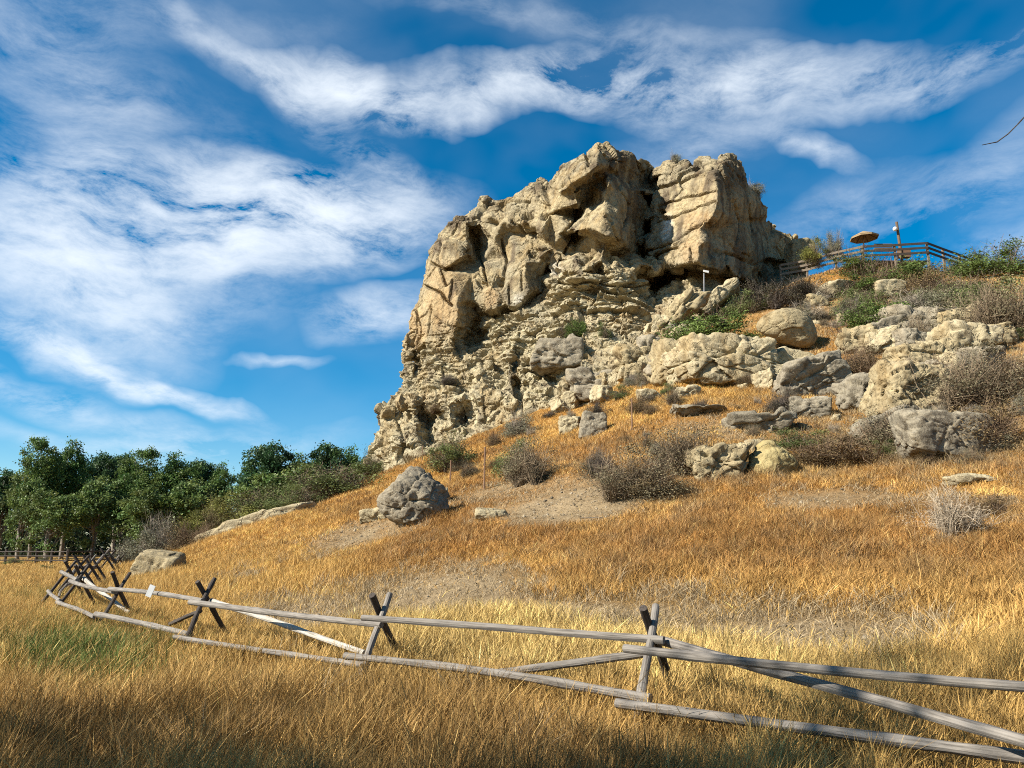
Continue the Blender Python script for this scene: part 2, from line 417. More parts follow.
f = m.noise(7, 8, .75); c = m.mix('MULTIPLY', .9, c, m.ramp(f, [(.32, (.5, .46, .4)), (.5, (.95, .95, .93)), (.68, (1.3, 1.27, 1.2))]))
f2 = m.noise(45, 4, .7); c = m.mix('MULTIPLY', .7, c, m.ramp(f2, [(.35, (.45, .42, .38)), (.5, (1, 1, 1)), (.65, (1.3, 1.3, 1.25))]))
link('ground', me, m.done(c, m.bump(f2, .8, .03, m.bump(f, .7, .12)))); tag(bpy.data.objects['ground'], kind='structure')

# ================================================================== THE CLIFF
SIL = [(366, 486), (366, 470), (370, 452), (374, 436), (379, 418), (380, 411), (388, 406), (396, 402), (402, 393), (405, 384), (404, 376), (408, 368), (412, 361), (408, 356), (405, 352), (405, 344), (407, 330), (408, 320), (412, 311),
       (415, 305), (418, 297), (421, 285), (424, 272), (426, 262), (428, 250), (434, 240), (438, 236), (444, 230), (449, 222), (455, 218), (466, 217), (472, 212), (478, 207), (479, 200), (484, 197), (500, 197), (512, 193),
       (521, 186), (530, 180), (538, 178), (550, 180), (553, 178), (556, 172), (562, 166), (572, 157), (579, 155), (586, 152), (592, 147), (598, 142), (607, 142), (612, 146), (620, 151), (630, 154), (640, 156), (647, 160),
       (651, 165), (653, 170), (656, 167), (663, 164), (672, 161), (679, 163), (685, 160), (692, 163), (700, 158), (708, 156), (714, 159), (718, 159), (723, 155), (730, 154), (737, 159), (743, 164), (745, 169), (749, 172),
       (747, 178), (747, 184), (753, 188), (761, 194), (766, 200), (769, 208), (768, 216), (769, 221), (777, 227), (786, 231), (796, 236), (802, 242), (804, 250), (806, 280), (800, 318), (760, 352), (700, 365), (640, 368), (610, 395), (580, 412), (545, 428), (480, 446), (430, 470), (395, 486)]
CP = {}
def cp(*pts):
    for p in pts: CP[(p[0], p[1])] = p[2]
def silY(x, y):
    if x < 405: return 63.6 + (486 - y) * .035
    if x < 432 and y > 235: return 67 + (360 - y) * .035
    return None
# left edge and top edge depths
for (x, y) in SIL:
    if y > 300 and x > 410: continue
    Y = silY(x, y)
    if Y is None: Y = float(np.interp(x, [432, 466, 484, 512, 538, 553, 572, 598, 612, 640, 651, 653, 656, 692, 714, 730, 745, 753, 768, 770, 804], [71.5, 70.5, 70, 69, 68, 67, 66, 64, 64, 68, 71, 72, 69, 67, 64.5, 66, 68, 69, 71.5, 76.5, 78]))
    cp((x, y, Y))
cp((603, 384, 52.8), (366, 486, 60), (395, 486, 58), (430, 470, 57.4), (480, 446, 55.5), (545, 428, 53.5), (580, 412, 53), (610, 395, 52.5), (640, 368, 51.5), (700, 365, 50), (760, 352, 51), (800, 318, 58), (806, 280, 66), (804, 250, 76))
cp((445, 240, 67.5), (440, 270, 66.5), (435, 300, 66), (430, 325, 66), (425, 341, 66.3), (409, 347, 68.6), (416, 349, 67.2), (413, 361, 69.4), (422, 362, 67.5), (424, 350, 67.8),
   (466, 221, 67.3), (476, 223, 68.2), (474, 235, 71.5), (478, 250, 71.8), (484, 262, 68.8), (468, 240, 67.6), (468, 252, 66.6), (462, 257, 66), (463, 264, 68.6), (478, 264, 69.5), (452, 275, 65.9), (472, 274, 66.4), (483, 290, 66.5),
   (458, 303, 64.6), (456, 330, 64.3), (450, 345, 64.8), (474, 300, 66.2), (480, 312, 69), (483, 330, 69.4), (470, 346, 68.8), (485, 346, 66.6), (463, 336, 68.2), (440, 350, 65),
   (490, 205, 68.6), (490, 215, 67), (495, 240, 66.8), (503, 222, 66.2), (507, 232, 67.2), (505, 258, 67.4), (515, 225, 65.9), (528, 222, 65.2), (534, 235, 66.6), (487, 265, 66.3), (500, 270, 66), (520, 262, 65),
   (525, 200, 67), (533, 192, 66.2), (540, 190, 65.6), (548, 190, 66.8), (535, 205, 65.6), (549, 195, 65.8),
   (482, 292, 65.3), (491, 286, 65.3), (499, 290, 64.9), (500, 302, 64.6), (495, 308, 64.6), (484, 309, 65), (485, 313, 67.4), (498, 314, 67.6), (501, 303, 66.3), (500.5, 286, 66.2),
   (503, 286, 65), (504, 304, 64.5), (515, 306, 64.2), (527, 293, 63.7), (525, 275, 64), (516, 311, 66.8), (531, 299, 66.5),
   (526, 262, 64.2), (529, 290, 63.8), (548, 288, 67), (548, 264, 68), (540, 278, 66.5),
   (543, 202, 63.9), (541, 230, 63.6), (541, 256, 63.6), (536, 230, 65.4), (536, 256, 65.6), (551, 212, 63.6), (550, 230, 64.4), (552, 248, 64.8), (545, 261, 65.5),
   (576, 192, 61.9), (579, 204, 62.1), (573, 228, 62.4), (560, 235, 63.4), (558, 258, 64.6), (560, 196, 62.9), (581, 215, 66.5), (576, 234, 66.8), (560, 262, 68.5), (551, 270, 68.5),
   (552, 192, 64.8), (556, 176, 65.6), (572, 162, 64.8), (597, 146, 62.2), (597, 158, 60.3), (586, 166, 60.6), (597, 167, 59.6), (583, 176, 60), (569, 184, 60.8), (560, 191, 62.2), (577, 188, 63.6), (590, 186, 64.4), (602, 180, 64.2), (604, 171, 61.8),
   (600, 150, 60.9), (612, 165, 62.4), (618, 158, 63), (630, 160, 66), (648, 166, 70), (620, 176, 65.5), (640, 180, 68), (608, 172, 63.8),
   (609, 182, 59.9), (604, 194, 60.6), (588, 210, 62.4), (604, 202, 60.9), (605, 216, 59.4), (609, 236, 59.0), (584, 221, 61), (576, 231, 61.6), (590, 203, 65), (584, 205, 64.8),
   (616, 190, 61.8), (618, 210, 61.4), (622, 240, 61.6), (640, 190, 67), (647, 205, 69), (643, 220, 69), (640, 240, 68), (634, 253, 66.8), (627, 248, 63.5),
   (590, 228, 60), (600, 232, 59.2), (612, 232, 59.4), (576, 252, 65), (590, 236, 62.6), (595, 257, 64), (604, 244, 62.3), (612, 258, 64.5), (625, 257, 65.5),
   (652, 178, 76), (650, 200, 77), (648, 230, 77), (645, 258, 75), (655, 176, 68.5), (654, 195, 67.2), (651, 215, 66.6), (653, 235, 66), (653, 250, 65.4), (652, 262, 65),
   (560, 263, 62.5), (576, 259, 60.6), (600, 260, 60.1), (616, 262, 60.8), (562, 271, 61.3), (580, 272, 60), (612, 272, 60), (619, 267, 61), (640, 264, 61), (653, 265, 61.3), (654, 271, 61.6), (630, 273, 61), (560, 279, 63.4), (600, 277, 62.6), (640, 277, 63.6),
   (555, 266, 62.3), (551, 284, 62.6), (560, 273, 63.4), (600, 284, 61.5), (600, 290, 61.3), (560, 290, 62.3), (640, 290, 62.6), (580, 298, 60.3), (620, 298, 60), (590, 320, 58.6), (630, 316, 59), (641, 300, 60.5), (650, 322, 59.3), (600, 340, 56.6), (640, 340, 56),
   (648, 282, 70), (663, 279, 71), (658, 296, 68), (648, 296, 66.5), (657, 304, 62.5),
   (662, 178, 66.6), (690, 172, 64.6), (712, 174, 62.3), (718, 195, 60.9), (717, 207, 60.5), (712, 218, 60.6), (704, 224, 60.8), (680, 215, 63.6), (680, 236, 62.9), (660, 248, 64.6),
   (666, 262, 64), (674, 262, 62.2), (681, 264, 60.6), (698, 261, 59.2), (699, 247, 59.4), (706, 241, 60), (700, 231, 60.7), (675, 243, 62.4),
   (656, 264, 67.5), (655, 281, 71), (672, 278, 69), (686, 271, 66),
   (712, 234, 63.4), (716, 248, 63), (706, 228, 62.4), (722, 254, 62.6), (728, 266, 63.1), (750, 273, 66.6), (756, 264, 67.4), (751, 280, 66.6), (736, 276, 64.3), (701, 264, 59.9), (718, 270, 61.6),
   (700, 270, 65), (720, 277, 66.5), (738, 284, 69), (750, 286, 70),
   (722, 200, 62), (735, 222, 64.6), (722, 240, 63.6), (745, 195, 66), (757, 205, 68.2), (767, 212, 71), (767, 240, 70.6), (767, 257, 70.4), (757, 262, 68.5), (745, 256, 66.2), (728, 251, 64),
   (722, 165, 63.4), (735, 168, 65), (743, 172, 67.5), (735, 181, 64.6), (718, 176, 62.6), (726, 187, 63.3),
   (771, 230, 77), (786, 238, 77), (798, 246, 77.5), (790, 262, 76.5), (775, 275, 75.5), (770, 262, 77), (765, 290, 70),
   (690, 279, 63.3), (665, 297, 61.8), (655, 312, 60), (680, 300, 60.5), (700, 288, 62.8), (700, 310, 59.6), (720, 300, 62.6), (740, 300, 63.4), (660, 338, 55.4), (700, 342, 54.5), (735, 330, 56.5), (765, 315, 60),
   (490, 330, 64), (520, 320, 63), (545, 312, 62), (552, 330, 60.3), (500, 355, 61.6), (540, 350, 58.8), (460, 365, 63.3), (432, 366, 64.6), (416, 375, 65.6), (450, 388, 61), (425, 392, 63.6), (480, 372, 60),
   (384, 412, 62.4), (398, 406, 60.9), (412, 401, 60.2), (440, 401, 59.8), (456, 396, 60), (400, 413, 62.9), (425, 411, 63.6), (438, 411, 62.6), (396, 423, 61), (416, 424, 60.3), (383, 432, 62), (398, 442, 59.8), (417, 444, 59.5), (430, 425, 62.4), (430, 443, 61.4), (410, 450, 60.8), (376, 458, 62), (395, 462, 59.6), (425, 458, 59),
   (446, 405, 58.9), (440, 430, 58.6), (459, 398, 58.8), (461, 396, 60.8), (470, 395, 61.2), (467, 422, 60.8), (472, 396, 58.6), (473, 430, 58), (452, 425, 58.4), (450, 440, 58),
   (510, 362, 58.8), (511, 376, 58.6), (513, 363, 61.3), (517, 386, 61), (521, 364, 58.4), (545, 354, 57.4), (560, 351, 57.2), (573, 362, 55.8), (561, 374, 56.9), (522, 375, 58.2), (503, 379, 60.4), (540, 379, 59), (552, 380, 58.8), (540, 387, 56.7), (560, 395, 56.2), (520, 402, 57), (490, 398, 58), (480, 426, 57.2), (520, 425, 56), (550, 409, 55.9), (580, 395, 54), (590, 374, 54.4), (612, 378, 53), (510, 390, 57.6))
pts = [Vector(k) for k in CP]; deps = [CP[k] for k in CP]
sp_, _, st_, ov, *_r = delaunay_2d_cdt(pts, [], [], 0, .01)
sp_ = np.array([list(v) for v in sp_]); sdp = np.array([np.mean([deps[j] for j in ov[i]]) if len(ov[i]) else 60 for i in range(len(sp_))])
STEP = .6
gxs = np.arange(364, 808, STEP); gys = np.arange(140, 490, STEP)
QX, QY = np.meshgrid(gxs, gys, indexing='ij')
# jitter the lookup so facet borders are not ruler straight
WX = QX + 2.6 * fbm(p2(QX, QY, .06), 4, 3) + .8 * fbm(p2(QX, QY, .4), 2, 13); WY = QY + 2.4 * fbm(p2(QX, QY, .06) + 50, 4, 4) + .7 * fbm(p2(QX, QY, .4) + 9, 2, 14)
D = np.full(QX.shape, np.nan)
for t in st_:
    a, b, c = sp_[list(t)]; da, db, dc = sdp[list(t)]
    i0, i1 = np.searchsorted(gxs, [min(a[0], b[0], c[0]) - 4, max(a[0], b[0], c[0]) + 4]); j0, j1 = np.searchsorted(gys, [min(a[1], b[1], c[1]) - 4, max(a[1], b[1], c[1]) + 4])
    if i1 <= i0 or j1 <= j0: continue
    wx = WX[i0:i1, j0:j1]; wy = WY[i0:i1, j0:j1]
    det = (b[1] - c[1]) * (a[0] - c[0]) + (c[0] - b[0]) * (a[1] - c[1])
    if abs(det) < 1e-6: continue
    l1 = ((b[1] - c[1]) * (wx - c[0]) + (c[0] - b[0]) * (wy - c[1])) / det; l2 = ((c[1] - a[1]) * (wx - c[0]) + (a[0] - c[0]) * (wy - c[1])) / det; l3 = 1 - l1 - l2
    k = (l1 > -1e-4) & (l2 > -1e-4) & (l3 > -1e-4)
    D[i0:i1, j0:j1][k] = (l1 * da + l2 * db + l3 * dc)[k]
for _ in range(40):      # fill outwards
    nan = np.isnan(D)
    if not nan.any(): break
    acc = np.zeros(D.shape); cnt = np.zeros(D.shape)
    for sh in ((1, 0), (-1, 0), (0, 1), (0, -1)):
        r = np.roll(D, sh, (0, 1)); ok = ~np.isnan(r); acc[ok] += r[ok]; cnt[ok] += 1
    k = nan & (cnt > 0); D[k] = acc[k] / cnt[k]
D = np.where(np.isnan(D), 65, D)
# point in silhouette polygon
JX = QX + 1.1 * fbm(p2(QX, QY, .18), 3, 21); JY = QY + 1.1 * fbm(p2(QX, QY, .18) + 30, 3, 22)
inside = np.zeros(QX.shape, bool)
for (x1, y1), (x2, y2) in zip(SIL, SIL[1:] + SIL[:1]):
    cnd = ((y1 > JY) != (y2 > JY)) & (JX < (x2 - x1) * (JY - y1) / ((y2 - y1) if y2 != y1 else 1e-9) + x1)
    inside ^= cnd
P0 = PT(QX, QY, D)
# closed coarse solid: front relief, side walls running back, rear cap; then an even voxel skin
cell = inside[:-1, :-1] & inside[1:, :-1] & inside[1:, 1:] & inside[:-1, 1:]
used = np.zeros(QX.shape, bool)
for sx_, sy_ in ((0, 0), (1, 0), (1, 1), (0, 1)): used[sx_:sx_ + cell.shape[0], sy_:sy_ + cell.shape[1]] |= cell
ids = np.full(QX.shape, -1, np.int64); ids[used] = np.arange(used.sum()); VV = P0[used]
I = np.stack([ids[:-1, :-1], ids[:-1, 1:], ids[1:, 1:], ids[1:, :-1]], -1)[cell]
ed = np.concatenate([I[:, [0, 1]], I[:, [1, 2]], I[:, [2, 3]], I[:, [3, 0]]])
key = np.minimum(ed[:, 0], ed[:, 1]) * (1 << 32) + np.maximum(ed[:, 0], ed[:, 1])
_, inv, cnt = np.unique(key, return_inverse=True, return_counts=True)
be = ed[cnt[inv] == 1]; bv = np.unique(be)
verts = [VV]; faces = [I]; base = len(VV); prev = bv; ctr = np.array([3.0, 80, 18.0])
for k in range(1, 7):
    t = (k / 6) ** 1.5; p = VV[bv].copy(); p[:, 1] = p[:, 1] * (1 - t) + 84 * t
    sh = 1 - .14 * t * t; p[:, 0] = ctr[0] + (p[:, 0] - ctr[0]) * sh; p[:, 2] = p[:, 2] - .3 * sst(0, .4, t)
    verts.append(p); cur = base + np.arange(len(bv)); cm = np.full(len(VV), -1); cm[bv] = cur; pm = np.full(len(VV), -1); pm[bv] = prev
    faces.append(np.stack([pm[be[:, 1]], pm[be[:, 0]], cm[be[:, 0]], cm[be[:, 1]]], -1)); prev = cur; base += len(bv)
verts.append(ctr[None] + [[0, 5, 0]]); cm = np.full(len(VV), -1); cm[bv] = prev
tri = np.stack([cm[be[:, 1]], cm[be[:, 0]], np.full(len(be), base)], -1)
Fq = np.concatenate(faces); loops = np.concatenate([Fq.ravel(), tri.ravel()]); sizes = np.concatenate([np.full(len(Fq), 4), np.full(len(tri), 3)])
me0 = mesh_np('coarse', np.concatenate(verts), loops, sizes, False); ob0 = bpy.data.objects.new('coarse', me0); COL.objects.link(ob0)
md = ob0.modifiers.new('r', 'REMESH'); md.mode = 'VOXEL'; md.voxel_size = .105; md.adaptivity = 0
dg = bpy.context.evaluated_depsgraph_get(); cliff = bpy.data.meshes.new_from_object(ob0.evaluated_get(dg))
bpy.data.objects.remove(ob0); bpy.data.meshes.remove(me0); cliff.name = 'sandstone_bluff'
nv = len(cliff.vertices); P0 = np.empty(nv * 3, np.float32); cliff.vertices.foreach_get('co', P0); P0 = P0.reshape(-1, 3).astype(float)
N0 = np.empty(nv * 3, np.float32); cliff.vertex_normals.foreach_get('vector', N0); N0 = N0.reshape(-1, 3).astype(float)
E_ = np.empty(len(cliff.edges) * 2, np.int32); cliff.edges.foreach_get('vertices', E_); E_ = E_.reshape(-1, 2)
def nsmooth(N, n):
    deg = np.bincount(E_.ravel(), minlength=nv)[:, None] + 1.0
    for _ in range(n):
        R_ = N.copy()
        for c in range(N.shape[1]): R_[:, c] += np.bincount(E_[:, 0], N[E_[:, 1], c], nv) + np.bincount(E_[:, 1], N[E_[:, 0], c], nv)
        N = R_ / deg
    return N
P0 = nsmooth(P0, 1)
N0 = nsmooth(N0, 7); N0 /= np.linalg.norm(N0, axis=1, keepdims=True) + 1e-9
Nh = N0 * [1, 1, .25]; Nh /= np.linalg.norm(Nh, axis=1, keepdims=True) + 1e-9
QX, QY = proj(P0)
print('cliff verts', nv)
def zone(lst, soft=True):
    t = np.zeros(QX.shape)
    for (cx, cy, a, b, s) in lst: t = np.maximum(t, s * np.exp(-(((QX - cx) / a) ** 2 + ((QY - cy) / b) ** 2) ** 1.5))
    return t
massive = zone([(605, 210, 46, 66, 1), (700, 215, 54, 64, 1), (745, 230, 34, 55, 1), (560, 225, 24, 46, 1), (500, 250, 26, 30, .85), (450, 285, 26, 40, .8), (515, 290, 16, 18, .8), (492, 297, 10, 12, .9), (430, 315, 22, 35, .6), (538, 275, 14, 18, .8), (725, 262, 30, 14, .9)])
stra = np.clip(zone([(600, 310, 60, 38, 1), (520, 335, 60, 30, .9), (450, 355, 60, 28, .8), (600, 285, 50, 12, 1), (690, 305, 40, 30, .6), (420, 385, 40, 20, .6)]), 0, 1)
tier = np.clip(zone([(400, 435, 40, 45, 1), (460, 410, 35, 35, 1), (540, 385, 55, 35, 1), (590, 385, 30, 20, .9)]), 0, 1)
rough = np.clip(1 - massive * 1.05, .04, 1)
def vplane(P, s, seed, tilt):
    f1, f2, h, off = voro(P * s, seed)
    g = (_T[h, :3] - .5) * 2
    return (g * off).sum(-1) * tilt / s + (_T[h, 3] - .5), f2 - f1
Pw = P0 + .22 * np.stack([fbm(P0 * .6, 3, 40), fbm(P0 * .6, 3, 41), fbm(P0 * .6, 3, 42)], -1)
d1, e1 = vplane(Pw * [1, 1, .7], .30, 1, .9); d2, e2 = vplane(Pw * [1, 1, .9], .8, 2, .9); d3, e3 = vplane(Pw * [1, 1, 1.3], 2.1, 3, .9)
wl = np.clip(zone([(470, 250, 70, 70, 1), (520, 230, 40, 60, 1), (440, 310, 35, 50, 1)]), 0, 1) * .45
rough = np.clip(rough - wl, .04, 1)
disp = rough * (.24 * d1 + .22 * d2 + .13 * d3) + (1 - rough) * (.045 * d1 + .035 * d2 + .02 * d3)
disp -= (.20 * rough + .05) * np.exp(-(e1 / .03) ** 2) + (.10 * rough + .01) * np.exp(-(e2 / .05) ** 2)
disp += rough * (.10 * fbm(P0 * .9, 4, 6) + .05 * fbm(P0 * 4, 3, 7)) + (1 - rough) * (.10 * fbm(P0 * .8, 5, 6) + .03 * fbm(P0 * 5, 2, 7))
def seglines(lines, wid):
    t = np.zeros(QX.shape); ax_ = QX + 1.5 * fbm(p2(QX, QY, .12), 3, 44); ay_ = QY + 1.5 * fbm(p2(QX, QY, .12) + 5, 3, 45)
    for ln_ in lines:
        for (x1, y1), (x2, y2) in zip(ln_, ln_[1:]):
            vx, vy = x2 - x1, y2 - y1; u = np.clip(((ax_ - x1) * vx + (ay_ - y1) * vy) / (vx * vx + vy * vy), 0, 1)
            d = np.hypot(ax_ - x1 - u * vx, ay_ - y1 - u * vy); t = np.maximum(t, np.exp(-(d / wid) ** 2))
    return t
disp -= .75 * seglines([[(651, 250), (664, 247), (680, 238), (694, 228), (706, 221)], [(655, 190), (668, 186), (690, 176), (714, 168)], [(656, 178), (676, 174), (700, 163)], [(728, 252), (726, 262), (728, 271)], [(716, 250), (735, 255), (757, 264)],
    [(585, 154), (588, 166)], [(478, 236), (477, 250), (482, 264), (486, 286)], [(577, 232), (566, 250), (556, 266)], [(502, 240), (506, 262), (500, 285)], [(583, 205), (574, 222), (560, 235)],
    [(512, 222), (524, 232), (536, 234)], [(495, 205), (512, 200), (530, 203)], [(430, 262), (446, 270), (466, 268)], [(424, 285), (440, 292), (452, 306)], [(620, 185), (630, 205), (624, 230)], [(560, 284), (600, 286), (640, 288)], [(562, 290), (610, 293), (640, 296)]], 1.0)
disp -= .45 * seglines([[(653, 258), (672, 250), (684, 240)], [(657, 206), (682, 198), (716, 190)], [(656, 222), (690, 210), (716, 200)], [(440, 240), (438, 262), (446, 285)], [(452, 280), (449, 300)], [(545, 215), (560, 212)], [(735, 200), (740, 225), (736, 245)], [(750, 205), (755, 250)],
    [(605, 216), (612, 222), (618, 240)], [(508, 286), (510, 304)], [(520, 270), (522, 290)], [(416, 310), (420, 330), (416, 350)], [(430, 310), (428, 335)], [(600, 150), (612, 160), (625, 162)], [(690, 248), (692, 262)]], .8)
disp -= 1.2 * zone([(660, 211, 4, 2.2, 1), (665, 217.5, 3.6, 1.8, 1), (484, 210, 4, 3, .9), (467, 252, 3, 2.5, .8), (544, 217, 3, 3, .8), (596, 176, 3, 3, .5), (528, 217, 5, 3, .8), (493, 222, 5, 4, .6), (505, 210, 4, 3, .5)])
# bedding ledges
zt = P0[..., 2] + .08 * P0[..., 0] + 1.0 * fbm(P0 * .22, 3, 60) + .22 * fbm(P0 * 1.2, 2, 61)
def ledge(zt, th, seed, P):
    k = np.floor(zt / th).astype(np.int64); f = zt / th - k
    seg = np.floor(P[..., 0] * .45 + _T[k & 4095, 1] * 7 + .4 * fbm(P * .5, 2, 70)).astype(np.int64)
    r = _T[_h(k, seg, seed), 0]; r2 = _T[_h(k, k * 0 + 3, seed + 5), 1]
    prof = sst(0, .10, f) * (1 - sst(.9, 1, f) * .4)
    return (r * .6 + r2 * .7) * prof
h_rand = voro(Pw * [.5, .5, .9], 31)[2]
L = ledge(zt, .62, 11, P0) * .55 + ledge(zt, .27, 12, P0) * .22
disp += np.clip(stra + .35 * tier, 0, 1) * (L * 1.35 * (.45 + 1.0 * _T[h_rand, 2]) - .40)
zt2 = P0[..., 2] + .35 * P0[..., 0] + .4 * fbm(P0 * .3, 3, 80)
disp += (.06 + .16 * rough) * (1 - stra) * (ledge(zt2, 1.9, 15, P0) - .4)
# hollows
f1, f2, h, off = voro(Pw * [.55, .55, .75], 9)
cav = (1 - sst(.25, .40, f1)) * (_T[h, 1] > .62)
disp -= (.75 * tier + .15 * rough * (1 - tier) * (1 - stra)) * cav
f1, f2, h, off = voro(Pw * [1.5, 1.5, 1.9], 19)
disp -= (.14 * tier + .05 * rough) * (1 - sst(.1, .38, f1)) * (_T[h, 1] > .5)
bed = np.clip(stra, 0, 1)[:, None]; Nd = N0 * (1 - bed) + Nh * bed
P1 = P0 + Nd * disp[:, None]
# colour
def crgb(*c): return np.array(c)
nA = fbm(P0 * .35, 4, 90); nB = fbm(P0 * 1.6, 4, 91); nS = fbm(P0 * [1.3, 1.3, .12], 4, 92)
C = np.zeros(P0.shape) + crgb(.415, .345, .215)
C += nA[..., None] * crgb(.10, .055, .0); C *= (1 + .22 * nB)[..., None]
pale = np.clip(np.maximum(stra * .9, tier) + .35 * (nA), 0, 1)[..., None]; C = C * (1 - pale) + crgb(.49, .43, .285) * (1 + .22 * nB)[..., None] * pale
ora = zone([(700, 222, 22, 12, 1), (692, 250, 16, 14, .9), (492, 297, 9, 11, 1.2), (445, 300, 20, 40, .9), (416, 330, 12, 24, 1.1), (657, 325, 14, 20, .7), (545, 296, 12, 8, .5), (600, 320, 40, 10, .25), (710, 195, 16, 14, .35), (420, 400, 30, 6, .4)])
ora = np.clip(ora * (1 + .9 * nB), 0, 1)[..., None] * .55; C = C * (1 - ora) + crgb(.46, .295, .14) * ora
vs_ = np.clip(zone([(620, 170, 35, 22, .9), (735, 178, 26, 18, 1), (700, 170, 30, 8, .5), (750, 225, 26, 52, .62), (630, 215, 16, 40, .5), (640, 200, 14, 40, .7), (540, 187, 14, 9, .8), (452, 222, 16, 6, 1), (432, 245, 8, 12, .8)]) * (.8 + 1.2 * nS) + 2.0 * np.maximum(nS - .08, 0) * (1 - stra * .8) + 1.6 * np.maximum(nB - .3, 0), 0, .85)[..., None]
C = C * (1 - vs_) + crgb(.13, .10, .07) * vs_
wh = np.clip(zone([(667, 226, 5, 12, 1.1), (664, 235, 4, 6, .8), (520, 303, 7, 8, .4), (556, 270, 5, 10, .5)]) * (1 + .8 * nB), 0, 1)[..., None]; C = C * (1 - wh) + crgb(.80, .76, .66) * wh
C = np.clip(C, .02, 1)
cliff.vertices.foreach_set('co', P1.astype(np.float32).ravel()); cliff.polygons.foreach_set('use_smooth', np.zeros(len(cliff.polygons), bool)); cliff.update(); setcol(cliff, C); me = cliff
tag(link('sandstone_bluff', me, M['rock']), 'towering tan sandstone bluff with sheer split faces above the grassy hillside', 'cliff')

# ================================================================== ROCKS
import bmesh
def ico(sub):
    bm = bmesh.new(); bmesh.ops.create_icosphere(bm, subdivisions=sub, radius=1)
    v = np.array([x.co[:] for x in bm.verts]); f = np.array([[y.index for y in x.verts] for x in bm.faces]); bm.free(); return v, f
ICO = {k: ico(k) for k in (4, 5, 6)}
STONE = {'tan': (.40, .33, .20), 'pale': (.48, .41, .265), 'grey': (.33, .29, .215), 'yellow': (.42, .345, .17), 'dark': (.31, .27, .20)}
def rock(px, py, w, h, label, stone='tan', flat=1.0, tilt=0, depth=.8, seed=0, sub=5, mat='lichen', sharp=26, cut=14, Y=None, name='boulder', yaw=0, sink=.12, rgh=1.0, group=None, ledg=0):
    """px,py = middle of the visible foot, w,h = seen size in px"""
    if Y is None: Y = hit(px, py)
    if Y is None: Y = 60
    s = Y / FPX; W_, H_ = w * s / 2 * 1.16, h * s / (1.6 if sink else 2) * 1.12; D_ = W_ * depth
    r = np.random.default_rng(seed + int(px * 7 + py)); d, f = ICO[sub]
    pn = r.normal(size=(cut, 3)); pn /= np.linalg.norm(pn, axis=1, keepdims=True); ph = r.uniform(.70, .95, cut)
    if cut < 20:
        ax6 = np.array([[1, 0, 0], [-1, 0, 0], [0, -1, 0], [0, 1, 0], [0, 0, 1], [0, 0, -1]], float) + r.normal(size=(6, 3)) * .16; ax6 /= np.linalg.norm(ax6, axis=1, keepdims=True)
        pn = np.concatenate([pn[:cut // 2], ax6]); ph = np.concatenate([ph[:cut // 2] * 1.12, r.uniform(.58, .74, 6)])
    q = d @ pn.T / ph; rad = 1 / (np.maximum((np.maximum(q, 1e-3) ** sharp).sum(1), .2) ** (1 / sharp)); rad = np.minimum(rad, 1.2)
    p = d * rad[:, None]
    ex = np.abs(p).max(0); p = p / ex
    p = p * [W_, D_, H_]
    sc_ = max(W_, H_)
    o = r.uniform(0, 99, 3); pp = p / sc_ + o
    nn = p / np.array([W_, D_, H_]) ** 2; nn /= np.linalg.norm(nn, axis=1, keepdims=True)
    d1, e1 = vplane(pp * [1, 1, 1.5], 1.5, 2, .8); d2, e2 = vplane(pp * [1, 1, 1.4], 4.2, 3, .8)
    dd = .17 * d1 + .07 * d2 - .06 * np.exp(-(e1 / .05) ** 2) + .035 * fbm(pp * 2, 4, 5) + .03 * fbm(pp * 9, 4, 6) - .03 * np.exp(-(e2 / .06) ** 2)
    if ledg:
        zz = pp[:, 2] + .15 * pp[:, 0] + .08 * fbm(pp * 1.5, 2, 8); dd += ledg * (ledge(zz * 4, 1.0, 21, pp * 3) - .4)
    f1_, _, h_, _ = voro(pp * 2.2, 7); dd -= .10 * rgh * (1 - sst(.1, .4, f1_)) * (_T[h_, 1] > .7)
    p = p + nn * (dd * rgh * sc_)[:, None]
    a, b = R(tilt), R(yaw)
    Rm = np.array(Matrix.Rotation(b, 3, 'Z') @ Matrix.Rotation(-a, 3, 'Y')); p = p @ Rm.T
    P = PT(px, py, Y); gz = float(H(P[0], P[1] + D_ * .4)); c = np.array([P[0], P[1] + D_ * .55, 0])
    zc = PT(px, py - h / 2, P[1] + D_ * .55)[2]; c[2] = zc - H_ * sink
    col = np.array(STONE[stone]) * (1 + .25 * fbm(pp * 1.5, 3, 55) + .15 * fbm(pp * 6, 2, 56))[:, None]
    me = mesh_np(name, p, f.ravel(), np.full(len(f), 3), False); setcol(me, np.clip(col, .02, 1))
    return tag(link(name, me, M[mat], loc=c.tolist()), label, 'rock', group)
